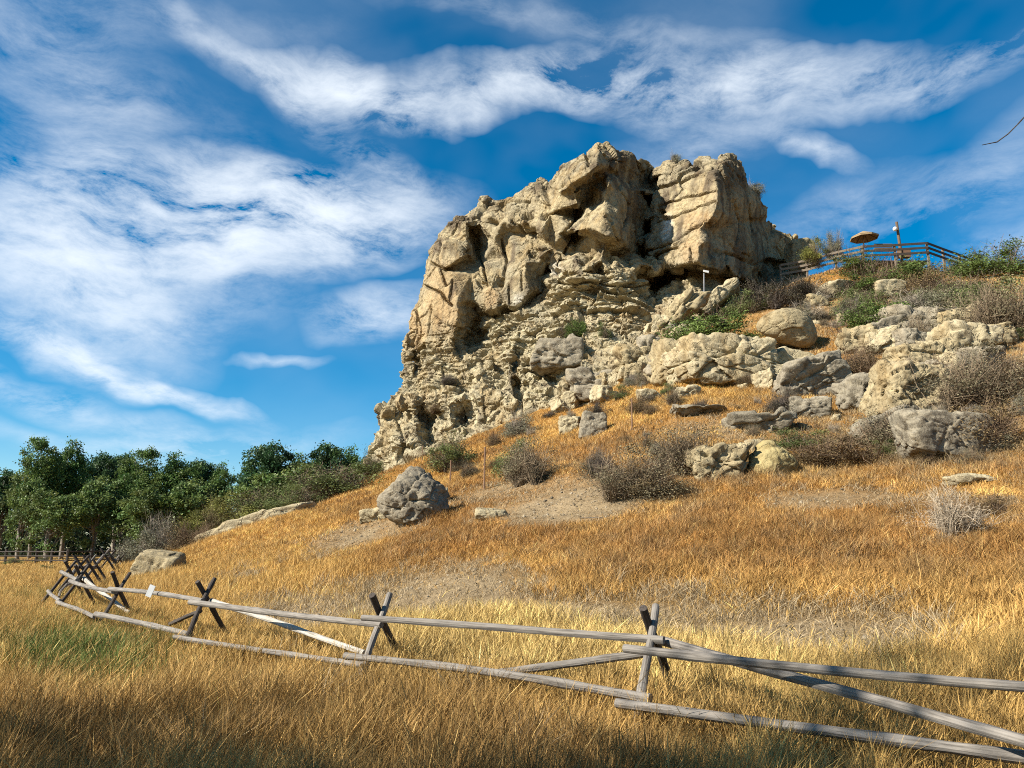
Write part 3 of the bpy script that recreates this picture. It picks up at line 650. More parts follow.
RK = [
 (410, 528, 66, 56, 'big grey lichen spotted boulder standing alone on the hill crest left of the bluff', 'dark', dict(sub=6, cut=26, sharp=9, tilt=-14, rgh=.9, depth=.75, seed=3)),
 (791, 348, 58, 44, 'large rounded pale boulder balanced over a dark hollow on the rocky shelf', 'tan', dict(sub=6, cut=30, sharp=5, rgh=.3, Y=45, sink=0, seed=2, mat='rock')),
 (736, 384, 112, 42, 'long pale rock ledge directly left of the balanced round boulder', 'pale', dict(sub=6, mat='rock', rgh=1.1, seed=1, ledg=.1, tilt=-4, name='rock_ledge')),
 (690, 380, 70, 34, 'broken ledge block left of the long pale ledge under the green shrub', 'tan', dict(mat='rock', seed=8, rgh=1.3, name='rock_ledge')),
 (792, 376, 56, 24, 'pale rounded rock mass carrying the balanced round boulder', 'pale', dict(mat='rock', seed=5, rgh=.7, tilt=-20)),
 (640, 372, 44, 26, 'small broken rocks at the left end of the shelf', 'tan', dict(mat='rock', seed=9, rgh=1.4)),
 (818, 396, 84, 36, 'grey slab sloping down right under the balanced round boulder', 'grey', dict(sub=6, tilt=14, depth=.7, seed=11, rgh=.8, name='rock_slab')),
 (776, 475, 46, 32, 'smooth yellowish boulder sitting in the orange grass mid slope', 'yellow', dict(cut=24, sharp=7, rgh=.5, seed=4, mat='rock')),
 (953, 458, 88, 44, 'large grey boulder with a slanting top at the right of the lower rocks', 'grey', dict(sub=6, cut=8, tilt=-8, rgh=.6, seed=6)),
 (905, 440, 90, 30, 'tilted grey slab wedged behind the slanting grey boulder', 'grey', dict(tilt=18, depth=.6, seed=7, rgh=.7, name='rock_slab')),
 (870, 409, 50, 34, 'dark pitted boulder overhanging the patch of yellow grass', 'grey', dict(rgh=1.2, seed=12)),
 (918, 414, 74, 50, 'big rugged tan boulder above the tilted grey slab', 'tan', dict(sub=6, rgh=1.1, seed=13, mat='rock')),
 (935, 378, 72, 36, 'layered tan outcrop in the middle of the right hand rocks', 'tan', dict(sub=6, rgh=1.2, seed=14, mat='rock', ledg=.12, name='rock_outcrop')),
 (975, 362, 60, 34, 'pale outcrop beside the brown thicket at right', 'pale', dict(rgh=1.2, seed=15, mat='rock', ledg=.1, name='rock_outcrop')),
 (886, 344, 54, 20, 'flat slab leaning up left at the top of the right rocks', 'grey', dict(tilt=18, depth=.6, seed=16, rgh=.7, name='rock_slab')),
 (920, 338, 62, 28, 'layered dark topped rock beside the leaning flat slab', 'grey', dict(rgh=1.0, seed=17, ledg=.15, mat='rock')),
 (968, 336, 50, 26, 'tan block at the right end of the upper rock row', 'tan', dict(rgh=1.0, seed=18, mat='rock')),
 (1002, 345, 34, 22, 'small tan block near the right edge of the upper rock row', 'tan', dict(rgh=1.0, seed=19, mat='rock')),
 (892, 298, 32, 15, 'white topped stone among the green shrubs below the railing', 'pale', dict(rgh=.5, seed=20, mat='rock')),
 (840, 296, 34, 12, 'pale flat stone below the left end of the railing', 'pale', dict(rgh=.5, seed=21, mat='rock')),
 (593, 436, 26, 22, 'grey rock with a shaded face under a dark shrub on the orange slope', 'grey', dict(rgh=.7, seed=22)),
 (570, 432, 22, 16, 'small pale stone on the orange slope left of the shaded rock', 'pale', dict(rgh=.7, seed=23, mat='rock')),
 (600, 398, 56, 26, 'grey lumpy outcrop at the right end of the lower cliff tier', 'grey', dict(rgh=1.1, seed=24)),
 (722, 478, 64, 34, 'jagged rock half hidden by the large bare shrub mid slope', 'tan', dict(rgh=1.4, seed=25, mat='rock')),
 (650, 400, 24, 10, 'small flat pale stone in the orange grass below the shelf', 'pale', dict(rgh=.6, seed=26)),
 (690, 398, 26, 10, 'small broken stone in the orange grass right of the flat pale stone', 'pale', dict(rgh=1.0, seed=27)),
 (762, 432, 66, 18, 'low grey rock slab in the grass above the smooth yellowish boulder', 'grey', dict(rgh=.7, seed=28, tilt=6, name='rock_slab')),
 (815, 418, 44, 20, 'small grey rock beside the dark round shrub', 'grey', dict(rgh=.9, seed=29)),
 (152, 590, 42, 40, 'weathered grey boulder on flat ground behind the fence corner', 'tan', dict(rgh=.6, seed=30, cut=9, tilt=-12, Y=31)),
 (250, 535, 110, 18, 'long low pale bedrock ledge along the left hill crest', 'pale', dict(tilt=17, depth=.35, rgh=.5, seed=31, mat='rock', name='rock_ledge', Y=41)),
 (491, 518, 34, 9, 'small flat whitish rock right of the big lone boulder', 'pale', dict(rgh=.5, seed=32, mat='rock')),
 (372, 522, 30, 12, 'low tan stone at the foot of the big lone boulder', 'pale', dict(rgh=.6, seed=33, mat='rock')),
 (437, 505, 22, 16, 'small pale stone tucked right of the big lone boulder', 'pale', dict(rgh=.6, seed=34, mat='rock')),
 (804, 268, 26, 26, 'rounded tan rock at the foot of the right hand cliff wing', 'tan', dict(rgh=.5, seed=35, mat='rock', Y=68)),
 (718, 306, 54, 14, 'pointed pale slab leaning against the bluff base by the thin post', 'pale', dict(tilt=38, depth=.5, rgh=.7, seed=36, mat='rock', cut=7, Y=58.5, name='rock_slab')),
 (678, 322, 66, 16, 'tilted striped slab below the dark cave at the bluff base', 'tan', dict(tilt=40, depth=.5, rgh=.9, seed=37, mat='rock', ledg=.12, Y=56.5, name='rock_slab')),
 (975, 484, 46, 9, 'thin flat slab lying in the grass left of the pale bare shrub', 'pale', dict(rgh=.5, seed=38)),
 (690, 345, 36, 20, 'grey block showing below the wide green shrub', 'pale', dict(rgh=1, seed=39, mat='rock')),
 (862, 352, 40, 18, 'small rough rocks left of the flat leaning slab', 'tan', dict(rgh=1.3, seed=40, mat='rock')),
 (560, 368, 50, 26, 'grey arched overhang rock on top of the lower cliff tier', 'grey', dict(rgh=1.0, seed=41, Y=56)),
 (655, 358, 30, 20, 'upright grey stone between shrubs on the shelf', 'grey', dict(rgh=1.0, seed=42)),
 (700, 415, 50, 8, 'narrow flat stone in the grass below the rock shelf', 'grey', dict(rgh=.8, seed=43)),
]
for (px, py, w, h, lab, stn, kw) in RK: rock(px, py, w, h, lab, stn, **kw)
rr = np.random.default_rng(12)
for (x1, y1, x2, y2, n_, w0, w1) in [(630, 376, 790, 384, 13, 16, 38), (862, 350, 1022, 352, 12, 16, 40), (862, 412, 965, 400, 7, 18, 40), (800, 392, 850, 380, 4, 16, 30), (930, 380, 1000, 372, 6, 20, 44), (640, 345, 700, 330, 5, 14, 30), (560, 412, 620, 398, 5, 12, 26)]:
    for k in range(n_):
        t = (k + rr.uniform(-.3, .3)) / n_; px = x1 + (x2 - x1) * t; py = y1 + (y2 - y1) * t + rr.uniform(-9, 5); w = rr.uniform(w0, w1)
        rock(px, py, w, w * rr.uniform(.45, .85), 'angular tan block in the broken rock bands crossing the slope below the bluff', ('pale', 'tan', 'pale', 'grey')[rr.integers(4)], sub=5, mat='rock', seed=int(500 + k), tilt=rr.uniform(-22, 22), cut=8, name='rock_block', group='angular blocks in the broken rock bands', rgh=.9, depth=.9, yaw=rr.uniform(-40, 40))

# ================================================================== FOLIAGE MESHES
def cards(P, size, col, jitter=.25, up=0, aspect=.6, seed=0):
    """leaf shaped quads at points P"""
    r = np.random.default_rng(seed); n = len(P)
    a = r.normal(size=(n, 3)); a[:, 2] += up; a /= np.linalg.norm(a, axis=1, keepdims=True)
    b = np.cross(a, r.normal(size=(n, 3))); b /= np.linalg.norm(b, axis=1, keepdims=True) + 1e-6
    s = (size * r.uniform(.6, 1.3, n))[:, None]
    v = np.stack([P - a * s * .5, P + b * s * aspect * .5, P + a * s * .5, P - b * s * aspect * .5], 1).reshape(-1, 3)
    c = np.repeat(col * (1 + jitter * r.normal(size=(n, 1)) * .5), 4, 0)
    f = np.arange(n * 4); return v, f, np.clip(c, .004, 1)
def strips(A_, B_, w0, w1, col, bend, seed=0, seg=4):
    r = np.random.default_rng(seed); n = len(A_); d = B_ - A_
    L_ = np.linalg.norm(d, axis=1, keepdims=True); side = np.cross(d, r.normal(size=(n, 3))); side /= np.linalg.norm(side, axis=1, keepdims=True) + 1e-9
    side2 = np.cross(d, side); side2 /= np.linalg.norm(side2, axis=1, keepdims=True) + 1e-9
    bn = r.normal(size=(n, 3)) * L_ * bend; vs_ = []
    for k in range(seg + 1):
        t = k / seg; c = A_ + d * t + bn * (t * (1 - t) * 2); w = (w0 + (w1 - w0) * t)
        w = w[:, None] if isinstance(w, np.ndarray) else w
        vs_ += [c - side * w * .5, c + side * w * .5]
    v = np.stack(vs_, 1); m_ = 2 * (seg + 1); fs = []
    for k in range(seg): fs.append(np.arange(n)[:, None] * m_ + np.array([2 * k, 2 * k + 1, 2 * k + 3, 2 * k + 2]))
    f = np.stack(fs, 1).ravel(); c = np.repeat(col * (1 + .25 * r.normal(size=(n, 1))), m_, 0)
    return v.reshape(-1, 3), f, np.clip(c, .005, 1)
def qmesh(name, v, f, c):
    me = mesh_np(name, v, f, np.full(len(f) // 4, 4)); setcol(me, c); return me

# ---- trees (unit: metres, base at origin)
TREE = []
def tree_proto(seed, h, w, base, ncl, col):
    r = np.random.default_rng(seed); root = None
    # limbs
    mb = MB(); random.seed(seed); mb.pole((0, 0, -.3), (r.normal() * .3, r.normal() * .3, h * .6), .34, .14, 9, 8, .25, .08)
    cl = []; tries = 0
    lobes = [(r.uniform(-.25, .25) * w, r.uniform(-.25, .25) * w, r.uniform(.55, .80) * h, w * r.uniform(.22, .34), h * r.uniform(.18, .26)) for _ in range(5)] + [(0, 0, h * .42, w * .36, h * .24), (w * .08, 0, h * .8, w * .2, h * .19)]
    while len(cl) < ncl:
        lx, ly, lz, lr, lh = lobes[r.integers(len(lobes))]
        d = r.normal(size=3); d /= np.linalg.norm(d); k = r.uniform(.55, 1.0)
        p = np.array([lx + d[0] * lr * k * 1.1, ly + d[1] * lr * k * 1.1, lz + d[2] * lh * k])
        if p[2] < base: continue
        cl.append(p)
    cl = np.array(cl)
    for i in range(0, min(len(cl), 22)):
        z0 = r.uniform(.15, .55) * h; mb.pole((0, 0, z0), cl[i], .1, .03, 6, 5, .4, .05)
    Ps = []; Cs = []
    for p in cl:
        n_ = r.integers(80, 160); s = r.uniform(.45, .95)
        q = r.normal(size=(n_, 3)) * np.array([s, s, s * .75]) * .62 + p
        Ps.append(q); Cs.append(np.tile(np.array(col) * (1 + .2 * r.normal()) * [1 + .1 * r.normal(), 1, 1 + .1 * r.normal()], (n_, 1)))
    v, f, c = cards(np.concatenate(Ps), .30, np.concatenate(Cs), seed=seed, aspect=.75)
    me = qmesh('crown', v, f, c); return me, mb
PROTO_T = []
for sd_, h, w, bs, nc, cl_ in [(1, 18, 9.5, 1.2, 200, (.13, .20, .05)), (2, 17, 7.5, 1.0, 170, (.105, .18, .045)), (3, 15, 9, .8, 160, (.06, .12, .045)), (4, 10, 8, .4, 110, (.15, .21, .06))]:
    me, mb = tree_proto(sd_, h, w, bs, nc, cl_)
    rt = empty('cottonwood_tree', (0, 0, 0)); link('crown', me, M['leaf'], rt); mb.build('trunk', M['bark'], rt, True); PROTO_T.append([rt, h, False])
def tree(px, top, Y, kind, label, rz=0, wide=1.0):
    rt, h0, usedp = PROTO_T[kind]
    o = copy_thing(rt) if usedp else rt; PROTO_T[kind][2] = True
    P = PT(px, top, Y); g = float(H(P[0], P[1])); s = (P[2] - g) / (h0 * 1.0)
    o.location = (P[0], P[1], g - .1); o.scale = (s * wide, s * wide, s); o.rotation_euler.z = rz
    return tag(o, label, 'tree', 'cottonwood trees behind the meadow')
TREES = [
 (-18, 462, 118, 2, 'dark tree cut by the left edge of the picture', 1.0), (8, 468, 126, 2, 'dark low tree between the left edge and the tallest cottonwood', 1.1),
 (45, 438, 112, 0, 'tallest broad cottonwood with yellowish green leaves at the left', .95), (75, 444, 116, 1, 'tall cottonwood joined to the right side of the tallest one', 1.0),
 (28, 476, 105, 3, 'lower leafy tree in front of the tallest cottonwood', .8), (102, 456, 132, 2, 'bluish dark tree just right of the two tallest cottonwoods', 1.0), (124, 456, 138, 2, 'second bluish dark tree standing farther back in the tree line gap', .9),
 (100, 484, 108, 3, 'low bright tree with pale trunks in the middle of the tree line', 1.1), (150, 452, 118, 0, 'wide cottonwood in the centre of the left tree line', 1.0), (178, 456, 120, 1, 'cottonwood to the right of the wide central one', 1.1),
 (128, 478, 112, 1, 'shorter cottonwood in front of the tree line gap', 1.2), (205, 463, 124, 2, 'cottonwood above the yellow green shrubs', 1.1), (222, 466, 122, 1, 'narrow rightmost cottonwood of the left tree line before the sky gap', .9),
 (268, 440, 92, 2, 'dark round topped tree standing alone right of the sky gap', 1.15), (300, 452, 96, 1, 'dark tree between the round topped tree and the bluff', 1.1),
 (332, 441, 98, 2, 'dark tree nearest the bluff on its left side', 1.0), (352, 445, 104, 1, 'tree whose top touches the foot of the bluff', .9), (285, 470, 88, 3, 'low dark tree filling the gap under the round topped tree', 1.3),
 (192, 486, 106, 3, 'low tree behind the tan shrubs at the hill foot', 1.3), (55, 492, 100, 3, 'low bright foliage tree under the tallest cottonwood', 1.2), (150, 494, 102, 3, 'low tree right of the pale trunks', 1.3)]
for i, (px, tp, Y, k, lab, wd) in enumerate(TREES): tree(px, tp - (5 if 60 < px < 240 else 0), Y, k, lab, i * 1.7, wd * .86)
# far-off wood behind: reads as a single mass
r = np.random.default_rng(55); Pf = []; Cf = []
for k in range(900):
    x = r.uniform(-170, 20); y = r.uniform(150, 172); z = r.uniform(0, 1) ** 1.5 * (8 + 2.5 * math.sin(x * .2) + 2 * math.sin(x * .07 + 1)); n_ = 90
    Pf.append(r.normal(size=(n_, 3)) * [1.5, 1.2, 1.2] + [x, y, z]); Cf.append(np.tile(np.array([.05, .07, .03]) * (1 + .3 * r.normal()), (n_, 1)))
v, f, c = cards(np.concatenate(Pf), .75, np.concatenate(Cf), seed=4); v[:, 2] = np.maximum(v[:, 2], 0)
tag(link('distant_wood', qmesh('distant_wood', v, f, c), M['leaf']), 'dark distant wood seen between and behind the cottonwood trunks', 'wood', kind='stuff')

# ---- pebbles and clods on the bare patches: nobody could count them
r = np.random.default_rng(9); pv_ = []; pf_ = []; pc_ = []; nb0 = 0
x = r.uniform(-16, 32, 120000); y = r.uniform(7, 52, 120000); z = H(x, y); px, py = proj(np.stack([x, y, z], -1))
k = (px > -20) & (px < 1044) & (r.random(len(x)) < np.clip(bare(px, py) - .25, 0, 1) * .6); x, y, z = x[k], y[k], z[k]
oc = np.array([[1, 0, 0], [-.2, 1, 0], [-1, -.1, 0], [.1, -1, 0], [0, 0, .8], [0, 0, -.6]]); of = np.array([[0, 1, 4], [1, 2, 4], [2, 3, 4], [3, 0, 4], [1, 0, 5], [2, 1, 5], [3, 2, 5], [0, 3, 5]])
n_ = len(x); sz = (.012 + .035 * r.random(n_) ** 4) * (1 + y * .03); an = r.uniform(0, 6.3, n_)
o3 = oc[None] * r.uniform(.6, 1.3, (n_, 6, 1)) * sz[:, None, None]; ca, sa = np.cos(an)[:, None], np.sin(an)[:, None]
vx = np.stack([o3[..., 0] * ca - o3[..., 1] * sa + x[:, None], o3[..., 0] * sa + o3[..., 1] * ca + y[:, None], o3[..., 2] + z[:, None]], -1).reshape(-1, 3)
me = mesh_np('gravel', vx, (of[None] + np.arange(n_)[:, None, None] * 6).ravel(), np.full(n_ * 8, 3)); setcol(me, np.repeat(np.array([.42, .35, .25]) * r.uniform(.45, 1.3, (n_, 1)), 6, 0))
tag(link('gravel', me, M['rock']), 'small stones and clods strewn over the bare dirt patches', 'gravel', kind='stuff')
# ---- shrubs: unit shrub 1 m wide, 1 m high
def shrub_meshes(kind, seed):
    r = np.random.default_rng(seed); random.seed(seed)
    spec = {'green': dict(col=(.13, .185, .045), n=9500, leaf=.030, st=160, scol=(.16, .11, .075), fill=1.0),
            'olive': dict(col=(.15, .18, .06), n=8500, leaf=.028, st=260, scol=(.2, .15, .10), fill=1.0),
            'sage': dict(col=(.26, .25, .16), n=8000, leaf=.026, st=300, scol=(.25, .21, .16), fill=1.0),
            'yellow': dict(col=(.22, .22, .055), n=9000, leaf=.028, st=160, scol=(.2, .16, .08), fill=1.0),
            'bare': dict(col=(.19, .165, .095), n=5200, leaf=.020, st=480, scol=(.20, .15, .095), fill=1.0),
            'brown': dict(col=(.21, .15, .07), n=7000, leaf=.024, st=380, scol=(.17, .115, .07), fill=1.0),
            'dark': dict(col=(.09, .08, .05), n=6500, leaf=.022, st=600, scol=(.12, .095, .075), fill=1.0),
            'pale': dict(col=(.36, .29, .20), n=900, leaf=.018, st=230, scol=(.38, .31, .22), fill=1.0)}[kind]
    nc = 26; cl = []
    for _ in range(nc):
        a = r.uniform(0, 2 * pi); rr = .44 * math.sqrt(r.uniform(0, 1)); hmax = .95 * math.sqrt(max(0, 1 - (rr / .55) ** 2)) * r.uniform(.3, 1.1)
        cl.append((rr * cos(a), rr * sin(a), hmax * r.uniform(.35, .95)))
    cl = np.array(cl); w = r.integers(0, nc, spec['n']); tint = 1 + .28 * r.normal(size=(nc, 1))
    P = cl[w] + r.normal(size=(spec['n'], 3)) * [.075, .075, .07] * r.uniform(.5, 1.5, (nc, 1))[w]; P[:, 2] = np.abs(P[:, 2])
    cc = np.array(spec['col']) * tint[w]; P2 = P
    v, f, c = cards(P2, spec['leaf'], cc, .5, seed=seed, aspect=.55)
    foliage = qmesh('foliage', v, f, c)
    ns = spec['st']; nb_ = 7; bases = r.normal(size=(nb_, 3)) * [.14, .12, 0]; wb = r.integers(0, nb_, ns); bl = r.uniform(.55, 1.0, nb_)[wb]; ba = r.uniform(0, 2 * pi, nb_)[wb]; bt_ = r.uniform(.1, .95, nb_)[wb]
    a = ba + r.normal(size=ns) * .8; th = np.clip(bt_ + r.normal(size=ns) * .28, 0, 1.15); L_ = bl * r.uniform(.35, 1.08, ns)
    b0 = bases[wb] + r.normal(size=(ns, 3)) * [.02, .02, 0]
    tip = b0 + np.stack([np.cos(a) * np.sin(th) * L_ * .5, np.sin(a) * np.sin(th) * L_ * .5, np.cos(th * .9) * L_], -1); tip[:, 2] = np.maximum(tip[:, 2], .03)
    v1, f1, c1 = strips(b0, tip, .008, .003, np.array(spec['scol']) * np.ones((ns, 3)), .12, seed)
    # side twigs
    nt_ = ns * 7; k = r.integers(0, ns, nt_); t = r.uniform(.35, .9, nt_)[:, None]; s0 = b0[k] * (1 - t) + tip[k] * t
    s1 = s0 + r.normal(size=(nt_, 3)) * .10 + [0, 0, .07]; s1[:, 2] = np.maximum(s1[:, 2], .02)
    v2, f2, c2 = strips(s0, s1, .0045, .002, np.array(spec['scol']) * 1.1 * np.ones((nt_, 3)), .12, seed + 1, 2)
    return foliage, qmesh('stems', np.concatenate([v1, v2]), np.concatenate([f1, f2 + len(v1)]), np.concatenate([c1, c2]))
SHP = {}
def shrub(px, py, w, h, kind, label, var=0, Y=None, name=None, rz=None):
    key_ = (kind, var)
    if Y is None: Y = hit(px, py) or 60
    P = PT(px, py, Y); s = math.hypot(P[0], P[1], P[2] - CAMZ) / FPX * .97
    if key_ in SHP: o = copy_thing(SHP[key_])
    else:
        fo, st = shrub_meshes(kind, 100 + 7 * len(SHP)); o = empty('shrub' if kind not in ('bare', 'pale', 'dark') else 'dry_shrub', (0, 0, 0))
        link('foliage', fo, M['bushleaf'], o); link('stems', st, M['twig'], o); SHP[key_] = o
    o.location = (P[0], P[1] + w * s * .25, P[2] - h * s * .06); o.scale = (w * s * 1.28, w * s * 1.0, h * s * 1.25); o.rotation_euler.z = rz if rz is not None else random.uniform(0, 6)
    return tag(o, label, 'shrub', 'shrubs scattered over the slope')
random.seed(5)
SH = [
 (575, 339, 26, 28, 'green', 'small round green shrub at the bluff base left of centre', 0), (603, 341, 20, 20, 'olive', 'small olive shrub just right of the round green one at the bluff base', 0),
 (548, 352, 22, 12, 'olive', 'low olive tuft on top of the lower cliff tier', 0), (712, 345, 76, 42, 'green', 'wide bright green shrub on the rock shelf below the thin post', 0),
 (765, 308, 64, 36, 'dark', 'dark twiggy thicket at the foot of the right cliff wing', 0), (806, 306, 70, 34, 'dark', 'grey brown thicket below the left end of the railing', 1),
 (816, 322, 56, 22, 'pale', 'pale dry brush just above the balanced round boulder', 0), (819, 262, 26, 26, 'yellow', 'yellow green upright shrub at the left end of the railing', 0),
 (837, 256, 18, 26, 'sage', 'wispy grey shrub against the sky left of the sunshade', 0), (868, 274, 54, 26, 'green', 'dark green shrub growing under the sunshade deck', 1),
 (905, 288, 66, 38, 'green', 'large dense green shrub in front of the railing', 0), (870, 296, 50, 30, 'green', 'green shrub down left of the large dense one', 1), (884, 336, 66, 48, 'green', 'green shrub above the leaning flat slab', 0),
 (940, 300, 60, 36, 'brown', 'brown brush right of the large dense green shrub', 0), (925, 318, 64, 28, 'sage', 'sage grey brush above the layered dark topped rock', 0), (975, 310, 56, 34, 'olive', 'olive brush below the right end of the railing', 1),
 (1000, 276, 62, 36, 'green', 'dense green shrub on the skyline at the right edge', 1), (960, 276, 30, 18, 'olive', 'small brush in front of the descending railing', 0), (1006, 340, 84, 62, 'bare', 'tall bare dark branched shrub at the upper right edge', 0), (1010, 320, 60, 44, 'olive', 'olive leaves behind the tall bare branched shrub', 0),
 (1000, 410, 96, 66, 'bare', 'large leafless grey brown thicket at the right edge', 1), (1005, 450, 84, 48, 'brown', 'rusty brown brush below the leafless thicket at the right edge', 0), (955, 395, 60, 36, 'brown', 'brown brush between the rugged rocks at right', 1),
 (452, 470, 60, 36, 'olive', 'olive green shrub above the big lone boulder', 1), (455, 445, 32, 30, 'sage', 'sage shrub at the foot of the lower cliff tier', 0), (495, 470, 22, 14, 'brown', 'small brown shrub on the orange slope below the cliff', 0),
 (530, 484, 66, 50, 'bare', 'leafless rounded shrub in the orange grass below the lower tier', 0), (518, 480, 52, 44, 'olive', 'olive leaved shrub overlapping the leafless rounded one', 0), (520, 436, 40, 26, 'sage', 'grey green shrub at the lower tier foot', 0),
 (636, 502, 90, 62, 'bare', 'largest leafless grey shrub in the middle of the slope', 1), (690, 476, 90, 56, 'bare', 'leafless brown shrub right of the largest grey one', 0), (600, 478, 40, 34, 'dark', 'dark shrub left of the largest leafless one', 0), (655, 500, 70, 40, 'brown', 'brown undergrowth at the foot of the largest leafless shrub', 0),
 (790, 416, 40, 32, 'dark', 'dark round shrub in the yellow grass below the grey slab', 0), (845, 468, 110, 34, 'brown', 'long rusty brown thicket below the slab rocks', 1), (800, 450, 60, 22, 'olive', 'low olive plants above the smooth yellowish boulder', 0),
 (905, 452, 76, 46, 'bare', 'bare twiggy shrub in front of the tilted slabs', 0), (965, 540, 74, 50, 'pale', 'bleached bare shrub alone in the grass at right', 0), (598, 422, 26, 22, 'dark', 'dark shrub on top of the shaded grey rock', 1),
 (640, 414, 30, 20, 'brown', 'small brown shrub in the orange grass mid slope', 0), (620, 362, 26, 16, 'olive', 'small olive shrub at the left end of the rock shelf', 1), (690, 372, 34, 34, 'bare', 'bare shrub leaning on the broken ledge block', 0), (745, 388, 22, 18, 'brown', 'small brown shrub before the long pale ledge', 1),
 (870, 378, 56, 34, 'brown', 'rusty shrub between the slab rocks and the rugged boulder', 1), (360, 398, 1, 1, None, None, 0),
 (340, 500, 96, 40, 'olive', 'wide olive shrub on the crest left of the bluff foot', 0), (368, 478, 30, 26, 'olive', 'small olive shrub touching the bluff foot', 1), (292, 512, 60, 28, 'olive', 'grey green shrub on the crest above the pale bedrock ledge', 0), (240, 528, 70, 32, 'yellow', 'yellow green shrub above the left end of the bedrock ledge', 0),
 (205, 536, 50, 34, 'yellow', 'yellow green shrub at the hill foot beside the tan ones', 0), (262, 516, 56, 26, 'olive', 'olive shrub between the yellow green and grey green ones on the crest', 1), (152, 562, 40, 42, 'sage', 'tall tan shrub behind the fence corner', 0), (180, 560, 40, 36, 'brown', 'tan brown shrub right of the tall tan one', 0), (200, 552, 36, 26, 'brown', 'brown shrub at the left tip of the bedrock ledge', 1), (128, 562, 28, 20, 'sage', 'low grey shrub at the far end of the zigzag fence', 0),
 (435, 412, 26, 10, 'brown', 'thin brush on the ledge of the lower cliff tier', 0), (448, 385, 20, 14, 'dark', 'small dark shrub on the ledge below the left cliff wall', 0), (740, 316, 40, 26, 'olive', 'olive shrub between the wide green shrub and the dark thicket', 0), (1000, 520, 50, 24, 'brown', 'low brown clump behind the bleached bare shrub', 0), (980, 300, 40, 22, 'brown', 'brown tuft under the skyline shrub at the right edge', 0)]
for (px, py, w, h, k, lab, var) in SH:
    if not k: continue
    Y = {340: 50, 368: 56, 292: 47, 240: 48, 205: 44, 262: 49, 152: 44, 180: 42, 200: 41, 128: 50, 575: 57.2, 603: 56.5, 548: 58.0, 448: 61, 435: 59.6, 819: 65, 837: 66}.get(px)
    shrub(px, py, w, h, k, lab, var, Y)
shrub(677, 164, 14, 14, 'sage', 'tiny dry shrub on the top rim of the bluff above the split', 1, 67.5)
shrub(757, 194, 20, 15, 'sage', 'tiny dry shrub on the upper right shoulder of the bluff', 1, 70.5)
r = np.random.default_rng(77)
def pick(zones):
    while True:
        cx, cy, a, b = zones[r.integers(len(zones))]; px = cx + a * r.uniform(-1, 1); py = cy + b * r.uniform(-1, 1)
        if 366 < px < 1040:
            Y = hit(px, py)
            if Y and Y < 64: return px, py, Y
sproto = []
for k in range(70):
    px, py, Y = pick([(900, 360, 130, 50), (960, 320, 70, 30), (700, 370, 90, 22), (860, 430, 110, 26), (840, 310, 60, 16), (930, 420, 80, 40)]); w = r.uniform(6, 22)
    if len(sproto) < 7:
        o = rock(px, py, 20, 11, 'loose weathered stone lying among brush and ledges on the rocky right slope', ('pale', 'tan', 'grey')[k % 3], sub=4, mat='rock', seed=300 + k, name='loose_stone', group='loose stones on the rocky slope', rgh=1.0); sproto.append((o, Y)); continue
    o0, Y0 = sproto[r.integers(7)]; o = o0.copy(); COL.objects.link(o); P = PT(px, py, Y); o.location = (P[0], P[1], P[2] + .02); f_ = w / 20 * Y / Y0; o.scale = (f_, f_, f_ * r.uniform(.6, 1.2)); o.rotation_euler = (r.uniform(-.3, .3), r.uniform(-.3, .3), r.uniform(0, 6))
tz = [(930, 350, 110, 60), (860, 312, 90, 20), (700, 385, 120, 30), (880, 440, 160, 26), (560, 450, 110, 40), (650, 380, 60, 20), (990, 380, 40, 90)]
TK = ['sage', 'brown', 'olive', 'dark', 'bare', 'sage', 'pale']
for k in range(122):
    px, py, Y = pick(tz if k < 95 else [(930, 325, 100, 30), (960, 380, 70, 60), (860, 312, 60, 12)]); w = r.uniform(9, 26) if k < 95 else r.uniform(18, 40); kd = TK[r.integers(7)]
    shrub(px, py, w, w * r.uniform(.5, .9), kd, {'sage': 'small grey sage tuft', 'brown': 'small rusty brown tuft', 'olive': 'small olive green tuft', 'dark': 'small dark twiggy tuft', 'bare': 'small leafless tuft', 'pale': 'small bleached dry tuft'}[kd] + ' dotted over the rocky slope below the bluff', 0, Y)
# meadow weeds
for (px, py, w, h, lab) in [(37, 563, 12, 7, 'small grey green weed below the far fence'), (43, 571, 11, 5, 'flat green weed in the meadow left of the zigzag fence'), (10, 565, 16, 6, 'brownish weed patch at the left edge of the meadow'), (35, 580, 10, 4, 'tiny weed left of the fence corner')]:
    shrub(px, py, w, h, 'olive', lab, 0)

# ================================================================== FENCES
def ground_ext(a, b, ex=.04):
    d = b - a; g = float(H(b.x, b.y)); 
    if d.z < -1e-3: return a + d * ((g - ex - a.z) / d.z)
    return b
random.seed(11)
rf = empty('rail_fence', tuple(V(650, 735, 7)[:2]) + (0,)); off = Matrix.Translation(rf.location).inverted()
def fpole(nm, a, b, r0, r1, mat, bend=.02, sag=None, n=12):
    mb = MB(); r0 *= .69; r1 *= .66; mb.pole(Vector(a) - rf.location, Vector(b) - rf.location, r0, r1, n, 12, bend, .05, sag); return mb.build(nm, M[mat], rf, False)
BK = [((644, 608), (674, 696), (655, 606), (642, 694), 7.35), ((371, 595), (401, 659), (389, 594), (362, 671), 9.2), ((197, 581.5), (231, 641), (214, 578.6), (188.4, 636.5), 12.6),
      ((112, 572), (132, 619), (130, 573), (104.7, 613.5), 16.3), ((74.7, 565), (96, 607.6), (88.6, 566), (61.5, 602), 19.0), ((64.5, 561), (84, 597), (76, 561), (46, 597), 21.5)]
